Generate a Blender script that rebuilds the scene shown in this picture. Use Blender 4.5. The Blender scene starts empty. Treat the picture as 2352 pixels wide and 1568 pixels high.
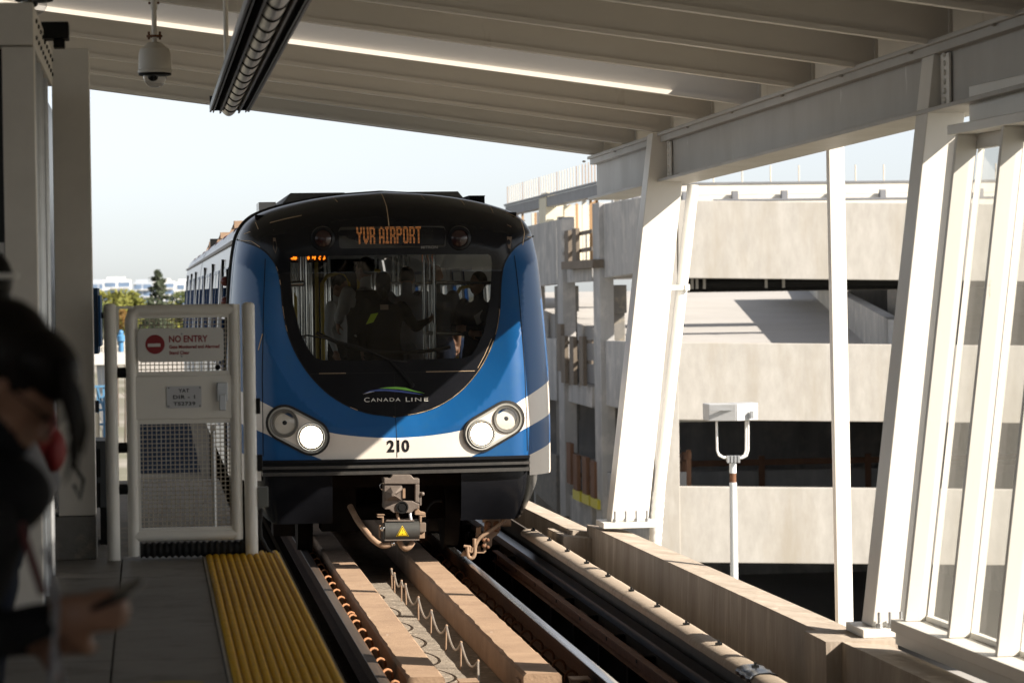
import bpy, bmesh, math, random
import numpy as np
from math import sin, cos, tan, pi, radians, sqrt, hypot, atan2, degrees
from mathutils import Vector, Matrix
from mathutils.geometry import delaunay_2d_cdt

random.seed(7)
SC = bpy.context.scene
COL = SC.collection

# ------------------------------------------------------------------ camera model (105 mm lens, eye 2.57 m above the rails)
F = 6860.0; RHO = radians(0.8); H = 2.57
_u, _v = -836.0, 111.0
_uu, _vv = _u*cos(-RHO)-_v*sin(-RHO), _u*sin(-RHO)+_v*cos(-RHO)
PSI = atan2(-_uu, F); TH = atan2(_vv, hypot(F, _uu))
FW = Vector((sin(PSI)*cos(TH), cos(PSI)*cos(TH), -sin(TH)))
_R0 = Vector((cos(PSI), -sin(PSI), 0)); _U0 = _R0.cross(FW)
CR = cos(RHO)*_R0 - sin(RHO)*_U0
CU = sin(RHO)*_R0 + cos(RHO)*_U0
EYE = Vector((0, 0, H))
def W(px, py, X=None, Y=None, Z=None):
    """survey helper: the point on a measured plane (X, Y or Z = const) that a sight line meets"""
    d = CR*(px-1176) + CU*(784-py) + FW*F
    t = X/d.x if X is not None else (Y/d.y if Y is not None else (Z-H)/d.z)
    return EYE + d*t

cam_d = bpy.data.cameras.new("camera"); cam = bpy.data.objects.new("camera", cam_d); COL.objects.link(cam)
m = Matrix(((CR.x, CU.x, -FW.x, 0), (CR.y, CU.y, -FW.y, 0), (CR.z, CU.z, -FW.z, H), (0, 0, 0, 1)))
cam.matrix_world = m
cam_d.sensor_width = 36; cam_d.lens = F/2352*36
cam_d.clip_start = 0.1; cam_d.clip_end = 6000
cam_d.dof.use_dof = True; cam_d.dof.focus_distance = 26.0; cam_d.dof.aperture_fstop = 4.8
SC.camera = cam

# ------------------------------------------------------------------ light
SUN = Vector((1.0, -0.62, 0.79)).normalized()      # direction towards the sun
elev = math.asin(SUN.z); az = atan2(SUN.x, SUN.y)
w = bpy.data.worlds.new("World"); SC.world = w; w.use_nodes = True
nt = w.node_tree; bg = nt.nodes["Background"]
sky = nt.nodes.new("ShaderNodeTexSky"); sky.sky_type = 'NISHITA'; sky.sun_disc = False
sky.sun_elevation = elev; sky.sun_rotation = az
sky.altitude = 0; sky.air_density = 0.65; sky.dust_density = 0.55; sky.ozone_density = 2.2
hs = nt.nodes.new('ShaderNodeHueSaturation'); hs.inputs['Saturation'].default_value = 0.30      # thin high haze
nt.links.new(sky.outputs[0], hs.inputs['Color']); nt.links.new(hs.outputs[0], bg.inputs[0]); bg.inputs[1].default_value = 0.072
sl = bpy.data.lights.new("sun", 'SUN'); so = bpy.data.objects.new("sun", sl); COL.objects.link(so)
sl.energy = 4.6; sl.angle = radians(0.53); sl.color = (1.0, 0.90, 0.77)
so.rotation_euler = SUN.to_track_quat('Z', 'Y').to_euler()
SC.view_settings.view_transform = 'Standard'; SC.view_settings.look = 'None'
SC.view_settings.exposure = 1.27; SC.view_settings.gamma = 1.0

# ------------------------------------------------------------------ materials
MATS = {}
def mat(name, col, rough=0.6, metal=0.0, col2=None, scale=3.0, amount=0.5, stretch=(1, 1, 1), bump=0.0, bscale=None,
        coat=0.0, emit=None, estr=0.0, col3=None, scale3=1.0, thresh3=0.62, soft3=0.08, stretch3=(1, 1, 1), spec=0.5, detail=6, rvar=0.0):
    if name in MATS: return MATS[name]
    M = bpy.data.materials.new(name); M.use_nodes = True; T = M.node_tree; N = T.nodes; L = T.links
    p = N["Principled BSDF"]
    p.inputs["Roughness"].default_value = rough; p.inputs["Metallic"].default_value = metal
    p.inputs["Specular IOR Level"].default_value = spec
    if coat: p.inputs["Coat Weight"].default_value = coat; p.inputs["Coat Roughness"].default_value = 0.12
    p.inputs["Base Color"].default_value = (*col, 1)
    tc = N.new("ShaderNodeTexCoord")
    def noise(sc, st, det):
        mp = N.new("ShaderNodeMapping"); mp.inputs["Scale"].default_value = st
        L.new(tc.outputs["Object"], mp.inputs[0])
        n = N.new("ShaderNodeTexNoise"); n.inputs["Scale"].default_value = sc; n.inputs["Detail"].default_value = det
        n.inputs["Roughness"].default_value = 0.65
        L.new(mp.outputs[0], n.inputs["Vector"]); return n
    last = None
    if col2:
        n = noise(scale, stretch, detail)
        r = N.new("ShaderNodeMapRange"); r.inputs[1].default_value = 0.5-0.25; r.inputs[2].default_value = 0.5+0.25
        r.inputs[3].default_value = 0.5-amount*0.5-0.0; r.inputs[4].default_value = 0.5+amount*0.5
        L.new(n.outputs["Fac"], r.inputs[0])
        mx = N.new("ShaderNodeMix"); mx.data_type = 'RGBA'
        mx.inputs[6].default_value = (*col, 1); mx.inputs[7].default_value = (*col2, 1)
        L.new(r.outputs[0], mx.inputs[0]); last = mx.outputs[2]
        if rvar:
            r2 = N.new("ShaderNodeMapRange"); r2.inputs[3].default_value = max(0.02, rough-rvar); r2.inputs[4].default_value = min(1, rough+rvar)
            L.new(n.outputs["Fac"], r2.inputs[0]); L.new(r2.outputs[0], p.inputs["Roughness"])
    if col3:
        n3 = noise(scale3, stretch3, 5)
        r3 = N.new("ShaderNodeMapRange"); r3.inputs[1].default_value = thresh3-soft3; r3.inputs[2].default_value = thresh3+soft3
        L.new(n3.outputs["Fac"], r3.inputs[0])
        m3 = N.new("ShaderNodeMix"); m3.data_type = 'RGBA'; m3.inputs[6].default_value = (*col, 1)
        if last: L.new(last, m3.inputs[6])
        m3.inputs[7].default_value = (*col3, 1); L.new(r3.outputs[0], m3.inputs[0]); last = m3.outputs[2]
    if last: L.new(last, p.inputs["Base Color"])
    if bump:
        nb = noise(bscale or scale*4, stretch, 6)
        b = N.new("ShaderNodeBump"); b.inputs["Strength"].default_value = bump; b.inputs["Distance"].default_value = 0.02
        L.new(nb.outputs["Fac"], b.inputs["Height"]); L.new(b.outputs[0], p.inputs["Normal"])
    if emit:
        p.inputs["Emission Color"].default_value = (*emit, 1); p.inputs["Emission Strength"].default_value = estr
    MATS[name] = M; return M

def glass_mat(name, tint, refl=1.0, rough=0.02, ior=1.45):
    if name in MATS: return MATS[name]
    M = bpy.data.materials.new(name); M.use_nodes = True; T = M.node_tree; N = T.nodes; L = T.links
    N.remove(N["Principled BSDF"]); out = N["Material Output"]
    tr = N.new("ShaderNodeBsdfTransparent"); tr.inputs[0].default_value = (*tint, 1)
    gl = N.new("ShaderNodeBsdfGlossy"); gl.inputs["Roughness"].default_value = rough; gl.inputs[0].default_value = (refl, refl, refl, 1)
    lw = N.new("ShaderNodeLayerWeight"); lw.inputs[0].default_value = 0.5
    pw5 = N.new("ShaderNodeMath"); pw5.operation = 'POWER'; pw5.inputs[1].default_value = 5.0; L.new(lw.outputs["Facing"], pw5.inputs[0])
    fr = N.new("ShaderNodeMath"); fr.operation = 'MULTIPLY_ADD'; fr.inputs[1].default_value = 1-((ior-1)/(ior+1))**2; fr.inputs[2].default_value = ((ior-1)/(ior+1))**2*1.8; fr.use_clamp = True
    L.new(pw5.outputs[0], fr.inputs[0])
    mx = N.new("ShaderNodeMixShader"); L.new(fr.outputs[0], mx.inputs[0]); L.new(tr.outputs[0], mx.inputs[1]); L.new(gl.outputs[0], mx.inputs[2])
    L.new(mx.outputs[0], out.inputs[0]); MATS[name] = M; return M

CANOPY = mat("canopy_paint", (.73, .695, .64), .5, col2=(.66, .625, .57), scale=1.1, amount=.8, bump=.03, bscale=25, rvar=.08,
             col3=(.52, .47, .40), scale3=2.2, thresh3=.68, soft3=.05, stretch3=(1, 1, .25))
STEELW = mat("white_steel_paint", (.79, .77, .725), .42, col2=(.72, .70, .65), scale=2.5, amount=.8, stretch=(1, 1, .3), rvar=.08,
             col3=(.42, .36, .28), scale3=7, thresh3=.73, soft3=.03, stretch3=(1, 1, .35))
BEAMG = mat("grey_beam_paint", (.47, .455, .43), .5, col2=(.39, .375, .35), scale=2.0, amount=.9, stretch=(1, 1, .4), rvar=.1,
            col3=(.66, .65, .63), scale3=5, thresh3=.7, soft3=.03, stretch3=(1, 1, .22))
GATEW = mat("gate_paint_lit", (.88, .86, .80), .4, col2=(.80, .775, .72), scale=4, amount=.7, col3=(.36, .19, .07), scale3=9, thresh3=.765, soft3=.02)  # gate paint whitened for the extra light that reaches the gate
GATEP = mat("gate_paint", (.80, .76, .69), .4, col2=(.66, .62, .55), scale=4, amount=.7, col3=(.33, .17, .06), scale3=9, thresh3=.76, soft3=.02)
CONC = mat("concrete", (.40, .375, .34), .9, col2=(.29, .27, .245), scale=2.2, amount=1, bump=.25, bscale=30)
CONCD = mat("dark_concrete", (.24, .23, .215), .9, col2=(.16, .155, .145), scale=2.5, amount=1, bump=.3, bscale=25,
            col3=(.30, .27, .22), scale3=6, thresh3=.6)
PARA = mat("parapet_concrete", (.46, .40, .335), .9, col2=(.28, .225, .175), scale=3.2, amount=1, stretch=(1, 1, .25), bump=.35, bscale=22,
           col3=(.52, .45, .37), scale3=8, thresh3=.62, stretch3=(1, 1, .12))
PLINTH = mat("plinth_concrete", (.40, .275, .18), .9, col2=(.26, .17, .11), scale=4, amount=1, bump=.35, bscale=35,
             col3=(.62, .55, .47), scale3=16, thresh3=.70, soft3=.02)
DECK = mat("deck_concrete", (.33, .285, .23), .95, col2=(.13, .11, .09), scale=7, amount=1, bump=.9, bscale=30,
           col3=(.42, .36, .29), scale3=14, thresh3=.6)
GARS = mat("garage_concrete_warm", (.45, .435, .41), .9, col2=(.325, .312, .29), scale=4.0, amount=1, stretch=(1, 1, .4), bump=.15, bscale=12,
           col3=(.33, .305, .265), scale3=1.5, thresh3=.60, soft3=.12, stretch3=(1, 1, .22), detail=10)
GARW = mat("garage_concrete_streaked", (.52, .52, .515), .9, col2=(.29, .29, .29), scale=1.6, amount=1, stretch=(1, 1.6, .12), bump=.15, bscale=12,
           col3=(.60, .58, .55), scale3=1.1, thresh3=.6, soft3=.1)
GARF = mat("garage_floor_concrete", (.42, .41, .40), .85, col2=(.34, .33, .32), scale=.4, amount=1, stretch=(1, 1, 1))
BLACKP = mat("black_gloss", (.005, .0055, .007), .22, col2=(.009, .0095, .012), scale=3, amount=1, rvar=.08, spec=.2)
BLACKM = mat("black_matt", (.012, .012, .012), .55, spec=0.12)
RUBBER = mat("rubber", (.02, .02, .02), .6, col2=(.035, .034, .033), scale=20, amount=1, spec=0.12)
BLUE = mat("train_blue", (.004, .064, .20), .30, col2=(.006, .080, .235), scale=1.2, amount=1, coat=.08, spec=.4,
           col3=(.012, .08, .20), scale3=4, thresh3=.66, soft3=.12, rvar=.06)
NAVY = mat("train_navy", (.004, .042, .15), .3, coat=.08, spec=.4)
WHITEP = mat("train_white", (.74, .69, .62), .35, col2=(.66, .60, .53), scale=3, amount=.9, coat=.2,
             col3=(.45, .37, .29), scale3=11, thresh3=.71, soft3=.03)
SIDEG = mat("train_side_grey", (.62, .63, .65), .32, .25, col2=(.54, .55, .57), scale=1.5, amount=.9, stretch=(1, 1, .2))
SIDED = mat("train_side_dirt", (.20, .19, .18), .7, col2=(.45, .44, .43), scale=9, amount=1)
RAILB = mat("rail_rust_shaded", (.040, .020, .012), .95, 0, col2=(.022, .011, .007), scale=12, amount=1, bump=.2, bscale=60, spec=0.12)  # rust colour darkened for the shade beside the platform edge
CLIPR = mat("clip_rust", (.42, .20, .09), .7, .1, col2=(.26, .12, .055), scale=20, amount=1)
VOID = mat("trough_shade_black", (.006, .005, .004), 1.0, col2=(.003, .0027, .0024), scale=4, amount=1, spec=0.0)  # near-black colour stands in for the shade in the side troughs
RUST = mat("rusty_steel", (.22, .105, .055), .8, .2, col2=(.12, .055, .03), scale=12, amount=1, bump=.2, bscale=60)
RUSTL = mat("dusty_steel", (.36, .25, .17), .8, .1, col2=(.24, .155, .10), scale=14, amount=1, bump=.15, bscale=60)
RAILOLD = mat("rail_head_dull", (.03, .026, .024), .6, .05, col2=(.10, .07, .05), scale=5, amount=1, stretch=(8, .2, 1), rvar=.1)
RAILTOP = mat("rail_head_steel", (.55, .54, .53), .22, 1.0, col2=(.42, .38, .34), scale=5, amount=1, stretch=(8, .2, 1), rvar=.08)
COUPL = mat("coupler_steel", (.20, .165, .14), .6, .35, col2=(.13, .105, .09), scale=9, amount=1, bump=.1, bscale=50,
            col3=(.36, .17, .06), scale3=9, thresh3=.68, soft3=.05)
LAMPREF = mat('lamp_reflector', (.42, .42, .40), .08, 1.0)
CHROME = mat("chrome", (.75, .75, .74), .15, 1.0)
GALV = mat("galvanised", (.50, .51, .52), .38, .8, col2=(.40, .41, .42), scale=10, amount=1)
YEL = mat("tactile_yellow", (.86, .50, .008), .6, spec=.2, col2=(.70, .39, .01), scale=9, amount=1, bump=.15, bscale=80,
          col3=(.38, .27, .09), scale3=16, thresh3=.68, soft3=.06)
YELG = mat("tactile_joint_grey", (.26, .22, .15), .8)
TAN = mat("cover_board", (.43, .355, .28), .8, col2=(.31, .245, .185), scale=6, amount=1, stretch=(1, 4, 1), bump=.25, bscale=30,
          col3=(.22, .17, .13), scale3=5, thresh3=.68)
WOOD = mat("weathered_timber", (.22, .185, .15), .85, col2=(.13, .105, .08), scale=5, amount=1, stretch=(1, 1, .2))
WOODR = mat("brown_timber", (.23, .125, .075), .85, col2=(.15, .075, .045), scale=5, amount=1, stretch=(1, 1, .2))
PLY = mat("pale_formwork", (.74, .70, .56), .8, col2=(.66, .62, .48), scale=.6, amount=1)
STRUCT = mat("grey_steelwork", (.20, .21, .23), .6, col2=(.15, .155, .17), scale=2, amount=1)
PALEST = mat("pale_steelwork", (.72, .70, .64), .6, col2=(.60, .56, .48), scale=1.5, amount=1)
SKIN = mat("skin", (.36, .195, .125), .5, col2=(.30, .155, .10), scale=18, amount=.8)
HAIR = mat("black_hair", (.010, .008, .007), .42, col2=(.02, .016, .013), scale=40, amount=1, stretch=(1, 1, .1), spec=0.12)
CLOTHK = mat("black_cloth", (.010, .010, .012), .9, col2=(.018, .018, .02), scale=30, amount=1, spec=0.12)
CLOTHN = mat("navy_cloth", (.012, .016, .03), .9, col2=(.02, .026, .045), scale=30, amount=1, spec=0.12)
CLOTHG = mat("grey_cloth", (.32, .32, .34), .9, col2=(.26, .26, .28), scale=25, amount=1, bump=.2, bscale=30)
CLOTHW = mat("white_cloth", (.62, .61, .58), .85, col2=(.55, .54, .52), scale=20, amount=1)
REDC = mat("red_cloth", (.30, .012, .015), .7, col2=(.22, .01, .012), scale=25, amount=1)
REDP = mat("sign_red", (.26, .012, .016), .5)
SIGNW = mat("sign_white", (.72, .71, .68), .4, col2=(.66, .65, .62), scale=6, amount=.7)
INKK = mat("ink_black", (.012, .012, .013), .5, spec=0.12)
INKW = mat("ink_white", (.70, .68, .62), .5)
WARNY = mat("warning_yellow", (.85, .60, .02), .45)
GREENP = mat("emblem_green", (.20, .52, .07), .45)
BLUEP = mat("emblem_blue", (.05, .09, .32), .45)
LED = mat("led_amber", (.05, .02, .01), .5, emit=(1.0, .36, .10), estr=.24)
LEDOFF = mat("led_off", (.055, .055, .04), .6)
LEDO = mat("led_orange", (.05, .02, .01), .5, emit=(1.0, .20, .01), estr=1.6)
LAMPON = mat("headlamp_lit", (.9, .9, .88), .3, emit=(1.0, .98, .92), estr=9.0)
LENS = glass_mat("clear_lens", (.93, .94, .93), 1.0, .03)
SCREEN = glass_mat("windscreen_glass", (.58, .59, .575), .65, .02, 1.42)
SIDEGL = glass_mat("side_glass", (.55, .57, .58), .28, .03, 1.4)
WALLGL = glass_mat("wall_glass", (.84, .845, .83), .9, .02, 1.45)
DOMEGL = glass_mat("dome_glass", (.82, .83, .85), 1.0, .03, 1.5)
REFLECT = mat("reflector", (.78, .77, .74), .2, 1.0)
LOUVER = mat("lamp_diffuser", (.62, .58, .52), .3, .55, col2=(.40, .37, .33), scale=9, amount=1)
INTER = mat("train_interior_panel", (.30, .30, .29), .6)
INTF = mat("train_floor", (.06, .06, .065), .7)
YPOLE = mat("yellow_pole", (.55, .38, .02), .4)
FLUO = mat("luminaire_body", (.05, .055, .065), .4, .3, col2=(.035, .037, .042), scale=12, amount=1)
SEATB = mat("seat_blue", (.02, .04, .10), .8)

# ------------------------------------------------------------------ mesh builder
ORG = {}
class MB:
    def __init__(s): s.v = []; s.f = []; s.mi = []; s.mats = []; s.cur = 0; s.sm = []; s.smooth = False
    def use(s, m, smooth=None):
        if m not in s.mats: s.mats.append(m)
        s.cur = s.mats.index(m)
        if smooth is not None: s.smooth = smooth
        return s
    def add(s, vs, fs):
        b = len(s.v); s.v += [Vector(p) for p in vs]
        for f in fs: s.f.append([b+i for i in f]); s.mi.append(s.cur); s.sm.append(s.smooth)
        return s
    def hexa(s, p):   # 4 bottom (ccw) + 4 top
        return s.add(p, [(3, 2, 1, 0), (4, 5, 6, 7), (0, 1, 5, 4), (1, 2, 6, 5), (2, 3, 7, 6), (3, 0, 4, 7)])
    def box(s, x0, x1, y0, y1, z0, z1):
        if x0 > x1: x0, x1 = x1, x0
        if y0 > y1: y0, y1 = y1, y0
        if z0 > z1: z0, z1 = z1, z0
        return s.hexa([(x0, y0, z0), (x1, y0, z0), (x1, y1, z0), (x0, y1, z0), (x0, y0, z1), (x1, y0, z1), (x1, y1, z1), (x0, y1, z1)])
    def beam(s, p, q, a, b, up=(0, 0, 1)):   # square bar of width a (sideways) and height b
        p = Vector(p); q = Vector(q); d = (q-p).normalized(); up = Vector(up)
        if abs(d.dot(up)) > .98: up = Vector((0, 1, 0))
        x = d.cross(up).normalized()*a/2; y = x.cross(d).normalized()*b/2
        return s.hexa([p-x-y, p+x-y, q+x-y, q-x-y, p-x+y, p+x+y, q+x+y, q-x+y])
    def prism(s, pts, ax, a, b):   # polygon pts (2-D) extruded along ax from a to b ('x': pts=(y,z); 'y': (x,z); 'z': (x,y))
        n = len(pts)
        def P(u, v, t): return (t, u, v) if ax == 'x' else ((u, t, v) if ax == 'y' else (u, v, t))
        vs = [P(u, v, a) for u, v in pts]+[P(u, v, b) for u, v in pts]
        fs = [tuple(range(n))[::-1], tuple(range(n, 2*n))]+[(i, (i+1) % n, n+(i+1) % n, n+i) for i in range(n)]
        return s.add(vs, fs)
    def tube(s, path, r, n=10, caps=True, flat=1.0):
        path = [Vector(p) for p in path]; k = len(path)
        rs = r if isinstance(r, (list, tuple)) else [r]*k
        b = []; prev = None
        for i, p in enumerate(path):
            d = (path[min(i+1, k-1)]-path[max(i-1, 0)]).normalized()
            if prev is None:
                ref = Vector((0, 0, 1)) if abs(d.z) < .9 else Vector((1, 0, 0))
                x = d.cross(ref).normalized()
            else: x = (prev-d*prev.dot(d)).normalized()
            prev = x; y = d.cross(x)
            for j in range(n):
                t = 2*pi*j/n; b.append(p+(x*cos(t)+y*sin(t)*flat)*rs[i])
        fs = [(i*n+j, i*n+(j+1) % n, (i+1)*n+(j+1) % n, (i+1)*n+j) for i in range(k-1) for j in range(n)]
        if caps: fs += [tuple(range(n))[::-1], tuple(range((k-1)*n, k*n))]
        return s.add(b, fs)
    def cyl(s, p, q, r, n=16, r2=None): return s.tube([p, q], [r, r if r2 is None else r2], n)
    def lathe(s, c, prof, n=20, ax='z'):    # prof: list of (r, h)
        vs = []
        for r, h in prof:
            for j in range(n):
                t = 2*pi*j/n; a, b = r*cos(t), r*sin(t)
                vs.append((c[0]+a, c[1]+b, c[2]+h) if ax == 'z' else (c[0]+a, c[1]+h, c[2]+b))
        k = len(prof)
        fs = [(i*n+j, i*n+(j+1) % n, (i+1)*n+(j+1) % n, (i+1)*n+j) for i in range(k-1) for j in range(n)]
        fs += [tuple(range(n))[::-1], tuple(range((k-1)*n, k*n))]
        return s.add(vs, fs)
    def ball(s, c, r, n=14, m=8, rot=None):
        r = (r, r, r) if not isinstance(r, (tuple, list)) else r
        vs = []; c = Vector(c)
        for i in range(m+1):
            a = pi*i/m
            for j in range(n):
                t = 2*pi*j/n
                q = Vector((r[0]*sin(a)*cos(t), r[1]*sin(a)*sin(t), r[2]*cos(a)))
                if rot is not None: q = rot @ q
                vs.append(c+q)
        fs = [(i*n+j, (i+1)*n+j, (i+1)*n+(j+1) % n, i*n+(j+1) % n) for i in range(m) for j in range(n)]
        return s.add(vs, fs)
    def islands(s):
        par = list(range(len(s.v)))
        def find(a):
            while par[a] != a: par[a] = par[par[a]]; a = par[a]
            return a
        for f in s.f:
            r0 = find(f[0])
            for i in f[1:]: par[find(i)] = r0
        out = {}
        for k, f in enumerate(s.f): out.setdefault(find(f[0]), []).append(k)
        for ks in out.values():
            q = MB(); q.mats = list(s.mats); mp = {}
            for k in ks:
                for i in s.f[k]:
                    if i not in mp: mp[i] = len(q.v); q.v.append(s.v[i])
                q.f.append([mp[i] for i in s.f[k]]); q.mi.append(s.mi[k]); q.sm.append(s.sm[k])
            used = sorted(set(q.mi)); q.mats = [q.mats[u] for u in used]; q.mi = [used.index(u) for u in q.mi]
            yield q
    def build_each(s, name, **k):        # every separate piece becomes an object of its own
        o = None
        for q in s.islands(): o = q.build(name, **k)
        return o
    def build(s, name, m=None, parent=None, loc=None, bevel=0, recalc=True, sharp=40):
        org = ORG[parent.name] if parent else Vector(loc if loc is not None else (0, 0, 0))
        me = bpy.data.meshes.new(name)
        me.from_pydata([p-org for p in s.v], [], s.f)
        ms = s.mats if s.mats else [m]
        for q in ms: me.materials.append(q)
        if s.mats: me.polygons.foreach_set("material_index", s.mi)
        bm = bmesh.new(); bm.from_mesh(me)
        bmesh.ops.remove_doubles(bm, verts=bm.verts, dist=1e-6)
        if recalc: bmesh.ops.recalc_face_normals(bm, faces=bm.faces)
        bm.to_mesh(me); bm.free()
        if any(s.sm):
            me.polygons.foreach_set("use_smooth", [True]*len(me.polygons)); me.set_sharp_from_angle(angle=radians(sharp))
        o = bpy.data.objects.new(name, me); COL.objects.link(o)
        if parent: o.parent = parent
        else: o.location = org
        ORG[o.name] = org
        if bevel:
            b = o.modifiers.new("bevel", 'BEVEL'); b.width = bevel; b.segments = 2; b.limit_method = 'ANGLE'; b.angle_limit = radians(40)
        return o
def mb(m, smooth=False): return MB().use(m, smooth)
def tag(o, label=None, cat=None, group=None, kind=None):
    if label: o["label"] = label
    if cat: o["category"] = cat
    if group: o["group"] = group
    if kind: o["kind"] = kind
    return o
def thing(name, label, cat, loc, group=None):
    o = bpy.data.objects.new(name, None); COL.objects.link(o); o.location = loc; o.empty_display_size = .2
    ORG[o.name] = Vector(loc); return tag(o, label, cat, group)
def kids(o): return [c for c in COL.objects if c.parent == o]
def copy_tree(o, parent=None):
    c = o.copy(); COL.objects.link(c); ORG[c.name] = ORG[o.name].copy()
    if parent: c.parent = parent
    for k in list(o.children): copy_tree(k, c)
    return c
def structure(o): return tag(o, kind="structure")

def rrect(x0, x1, y0, y1, r, n=4):
    P = []
    for cx, cy, a in ((x1-r, y1-r, 0), (x0+r, y1-r, 90), (x0+r, y0+r, 180), (x1-r, y0+r, 270)):
        for i in range(n+1):
            t = radians(a+90*i/n); P.append((cx+r*cos(t), cy+r*sin(t)))
    return P

_tc = {}
def text_flat(s, bold=0.0, space=1.0):
    """letters as triangles in the unit box: verts (0..1, 0..1), faces"""
    k = (s, bold, space)
    if k in _tc: return _tc[k]
    cu = bpy.data.curves.new("lettering", 'FONT'); cu.body = s; cu.resolution_u = 4; cu.offset = bold; cu.space_character = space
    ob = bpy.data.objects.new("lettering", cu); COL.objects.link(ob)
    dg = bpy.context.evaluated_depsgraph_get(); me = bpy.data.meshes.new_from_object(ob.evaluated_get(dg))
    vs = [Vector((p.co.x, p.co.y)) for p in me.vertices]; fs = [tuple(p.vertices) for p in me.polygons]
    bpy.data.objects.remove(ob); bpy.data.curves.remove(cu); bpy.data.meshes.remove(me)
    x0 = min(p.x for p in vs); x1 = max(p.x for p in vs); y0 = min(p.y for p in vs); y1 = max(p.y for p in vs)
    _tc[k] = ([((p.x-x0)/(x1-x0), (p.y-y0)/(y1-y0)) for p in vs], fs); return _tc[k]
def text_on(M, s, fn, u0, u1, v0, v1, bold=0.0, space=1.0):
    vs, fs = text_flat(s, bold, space)
    M.add([fn(u0+(u1-u0)*a, v0+(v1-v0)*b) for a, b in vs], fs)
# ================================================================== SETTING: ground, guideway floor, platform
XC = 2.27                                   # centre line of the track
g = mb(mat("ground_mixed", (.20, .185, .16), .95, col2=(.12, .125, .07), scale=.02, amount=1, col3=(.30, .28, .25), scale3=.05, thresh3=.55))
g.add([(-2500, -60, -8), (2500, -60, -8), (2500, 4000, -8), (-2500, 4000, -8)], [(0, 1, 2, 3)])
structure(g.build("ground", loc=(0, 0, -8)))
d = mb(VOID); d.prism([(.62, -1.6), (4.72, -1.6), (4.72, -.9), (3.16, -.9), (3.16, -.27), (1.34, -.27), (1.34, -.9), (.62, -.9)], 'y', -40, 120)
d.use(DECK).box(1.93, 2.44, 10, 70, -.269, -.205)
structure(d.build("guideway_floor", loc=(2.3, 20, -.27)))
# platform slab with tile joints cut as grooves
p = MB(); TILE = mat("platform_tile", (.225, .212, .197), .6, col2=(.165, .155, .143), scale=1.3, amount=1, bump=.08, bscale=60,
     col3=(.10, .09, .082), scale3=3.0, thresh3=.62, soft3=.1, rvar=.12)
JOINT = mat("tile_joint", (.03, .028, .026), .9)
p.use(JOINT).box(-9, .70, 1.5, 17.42, .2, 1.035)
p.use(TILE)
xs = [-9.0, -7.8, -6.6, -5.4, -4.2, -3.0, -2.4, -1.8, -1.2, -.62, -.17, .288]
ys = [1.5+1.22*i for i in range(14)]; ys[-1] = 17.42
for i in range(len(xs)-1):
    for j in range(len(ys)-1):
        p.box(xs[i]+.0045, xs[i+1]-.0045, ys[j]+.004, ys[j+1]-.004, 1.03, 1.05)
p.use(CONCD).box(-9, .62, -40, 17.42, -1.0, .199); p.box(-9, .70, -40, 1.49, .2, 1.04)
structure(p.build("platform_floor", loc=(0, 12, 1.05)))
# yellow warning strip
t = MB(); t.use(YELG, False).box(.300, .735, 1.5, 17.38, 1.03, 1.056)
N = 11; wd = .42/N
for k in range(N):
    cx = .306+wd*(k+.5)
    y = 1.5; q = 0
    while y < 17.3:
        y1 = min(y+.305, 17.38); t.use(YEL, True)
        prof = [(cx-wd*.47, 1.0565), (cx-wd*.40, 1.064), (cx-wd*.22, 1.0705), (cx, 1.073), (cx+wd*.22, 1.0705), (cx+wd*.40, 1.064), (cx+wd*.47, 1.0565)]
        t.prism(prof, 'y', y+.004, y1-.004); y = y1
t.use(mat("edge_white_line", (.62, .60, .55), .7, col2=(.35, .33, .30), scale=14, amount=1), False).box(.289, .299, 1.5, 17.38, 1.03, 1.0585)
tag(t.build("tactile_strip", loc=(.5, 12, 1.05)), "yellow ribbed tactile warning strip along the grey platform edge", "tactile paving")
ns = mb(mat("worn_yellow_paint", (.42, .33, .06), .7, col2=(.24, .21, .11), scale=30, amount=1))
ns.prism([(-.05, 11.2), (.19, 11.2), (.19, 11.72), (.10, 11.76), (-.02, 11.74)], 'z', 1.05, 1.0535)
tag(ns.build("floor_marking", loc=(0, 11.5, 1.05)), "worn yellow painted marking on the platform tiles at the bottom edge", "floor marking")
# service walkway beyond the gate
wk = mb(CONCD); wk.box(-1.6, .56, 17.44, 25.0, .75, 1.02)
structure(wk.build("walkway", loc=(-.4, 20, 1)))

# ================================================================== PLATFORM-END GATE
GY = 17.2
def G(px, py, y=GY): return W(px, py, Y=y)
def gx(px, py=950): return G(px, py).x
def gz(py, px=430): return G(px, py).z
gate = thing("security_gate", "cream steel gate with woven wire panels and a NO ENTRY sign at the platform end", "gate", (.16, GY, 1.05))
ZB, ZT = 1.05, gz(712)
xl, xr = gx(303), gx(541)
zm0, zm1, zlo, zbr = gz(862), gz(962), gz(1210), gz(1228)
fr = mb(GATEW, True)
R = .033
ztop = ZT
fr.tube([(xl, GY, 1.07), (xl, GY, ztop-.05), (xl+.012, GY, ztop-.015), (xl+.045, GY, ztop)], R, 14)
fr.tube([(xl+.03, GY, ztop), (xr, GY, ztop)], R, 14)
fr.tube([(xr, GY, ztop+.03), (xr, GY, zbr-.03)], R, 14)
fr.tube([(xl, GY, zbr), (xr, GY, zbr)], R, 14)
fr.build("gate_frame", parent=gate, sharp=60)
pn = mb(GATEW); pn.box(xl+.02, xr-.02, GY-.022, GY+.022, zm1, zm0)
pn.build("middle_panel", parent=gate, bevel=.006)
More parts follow.
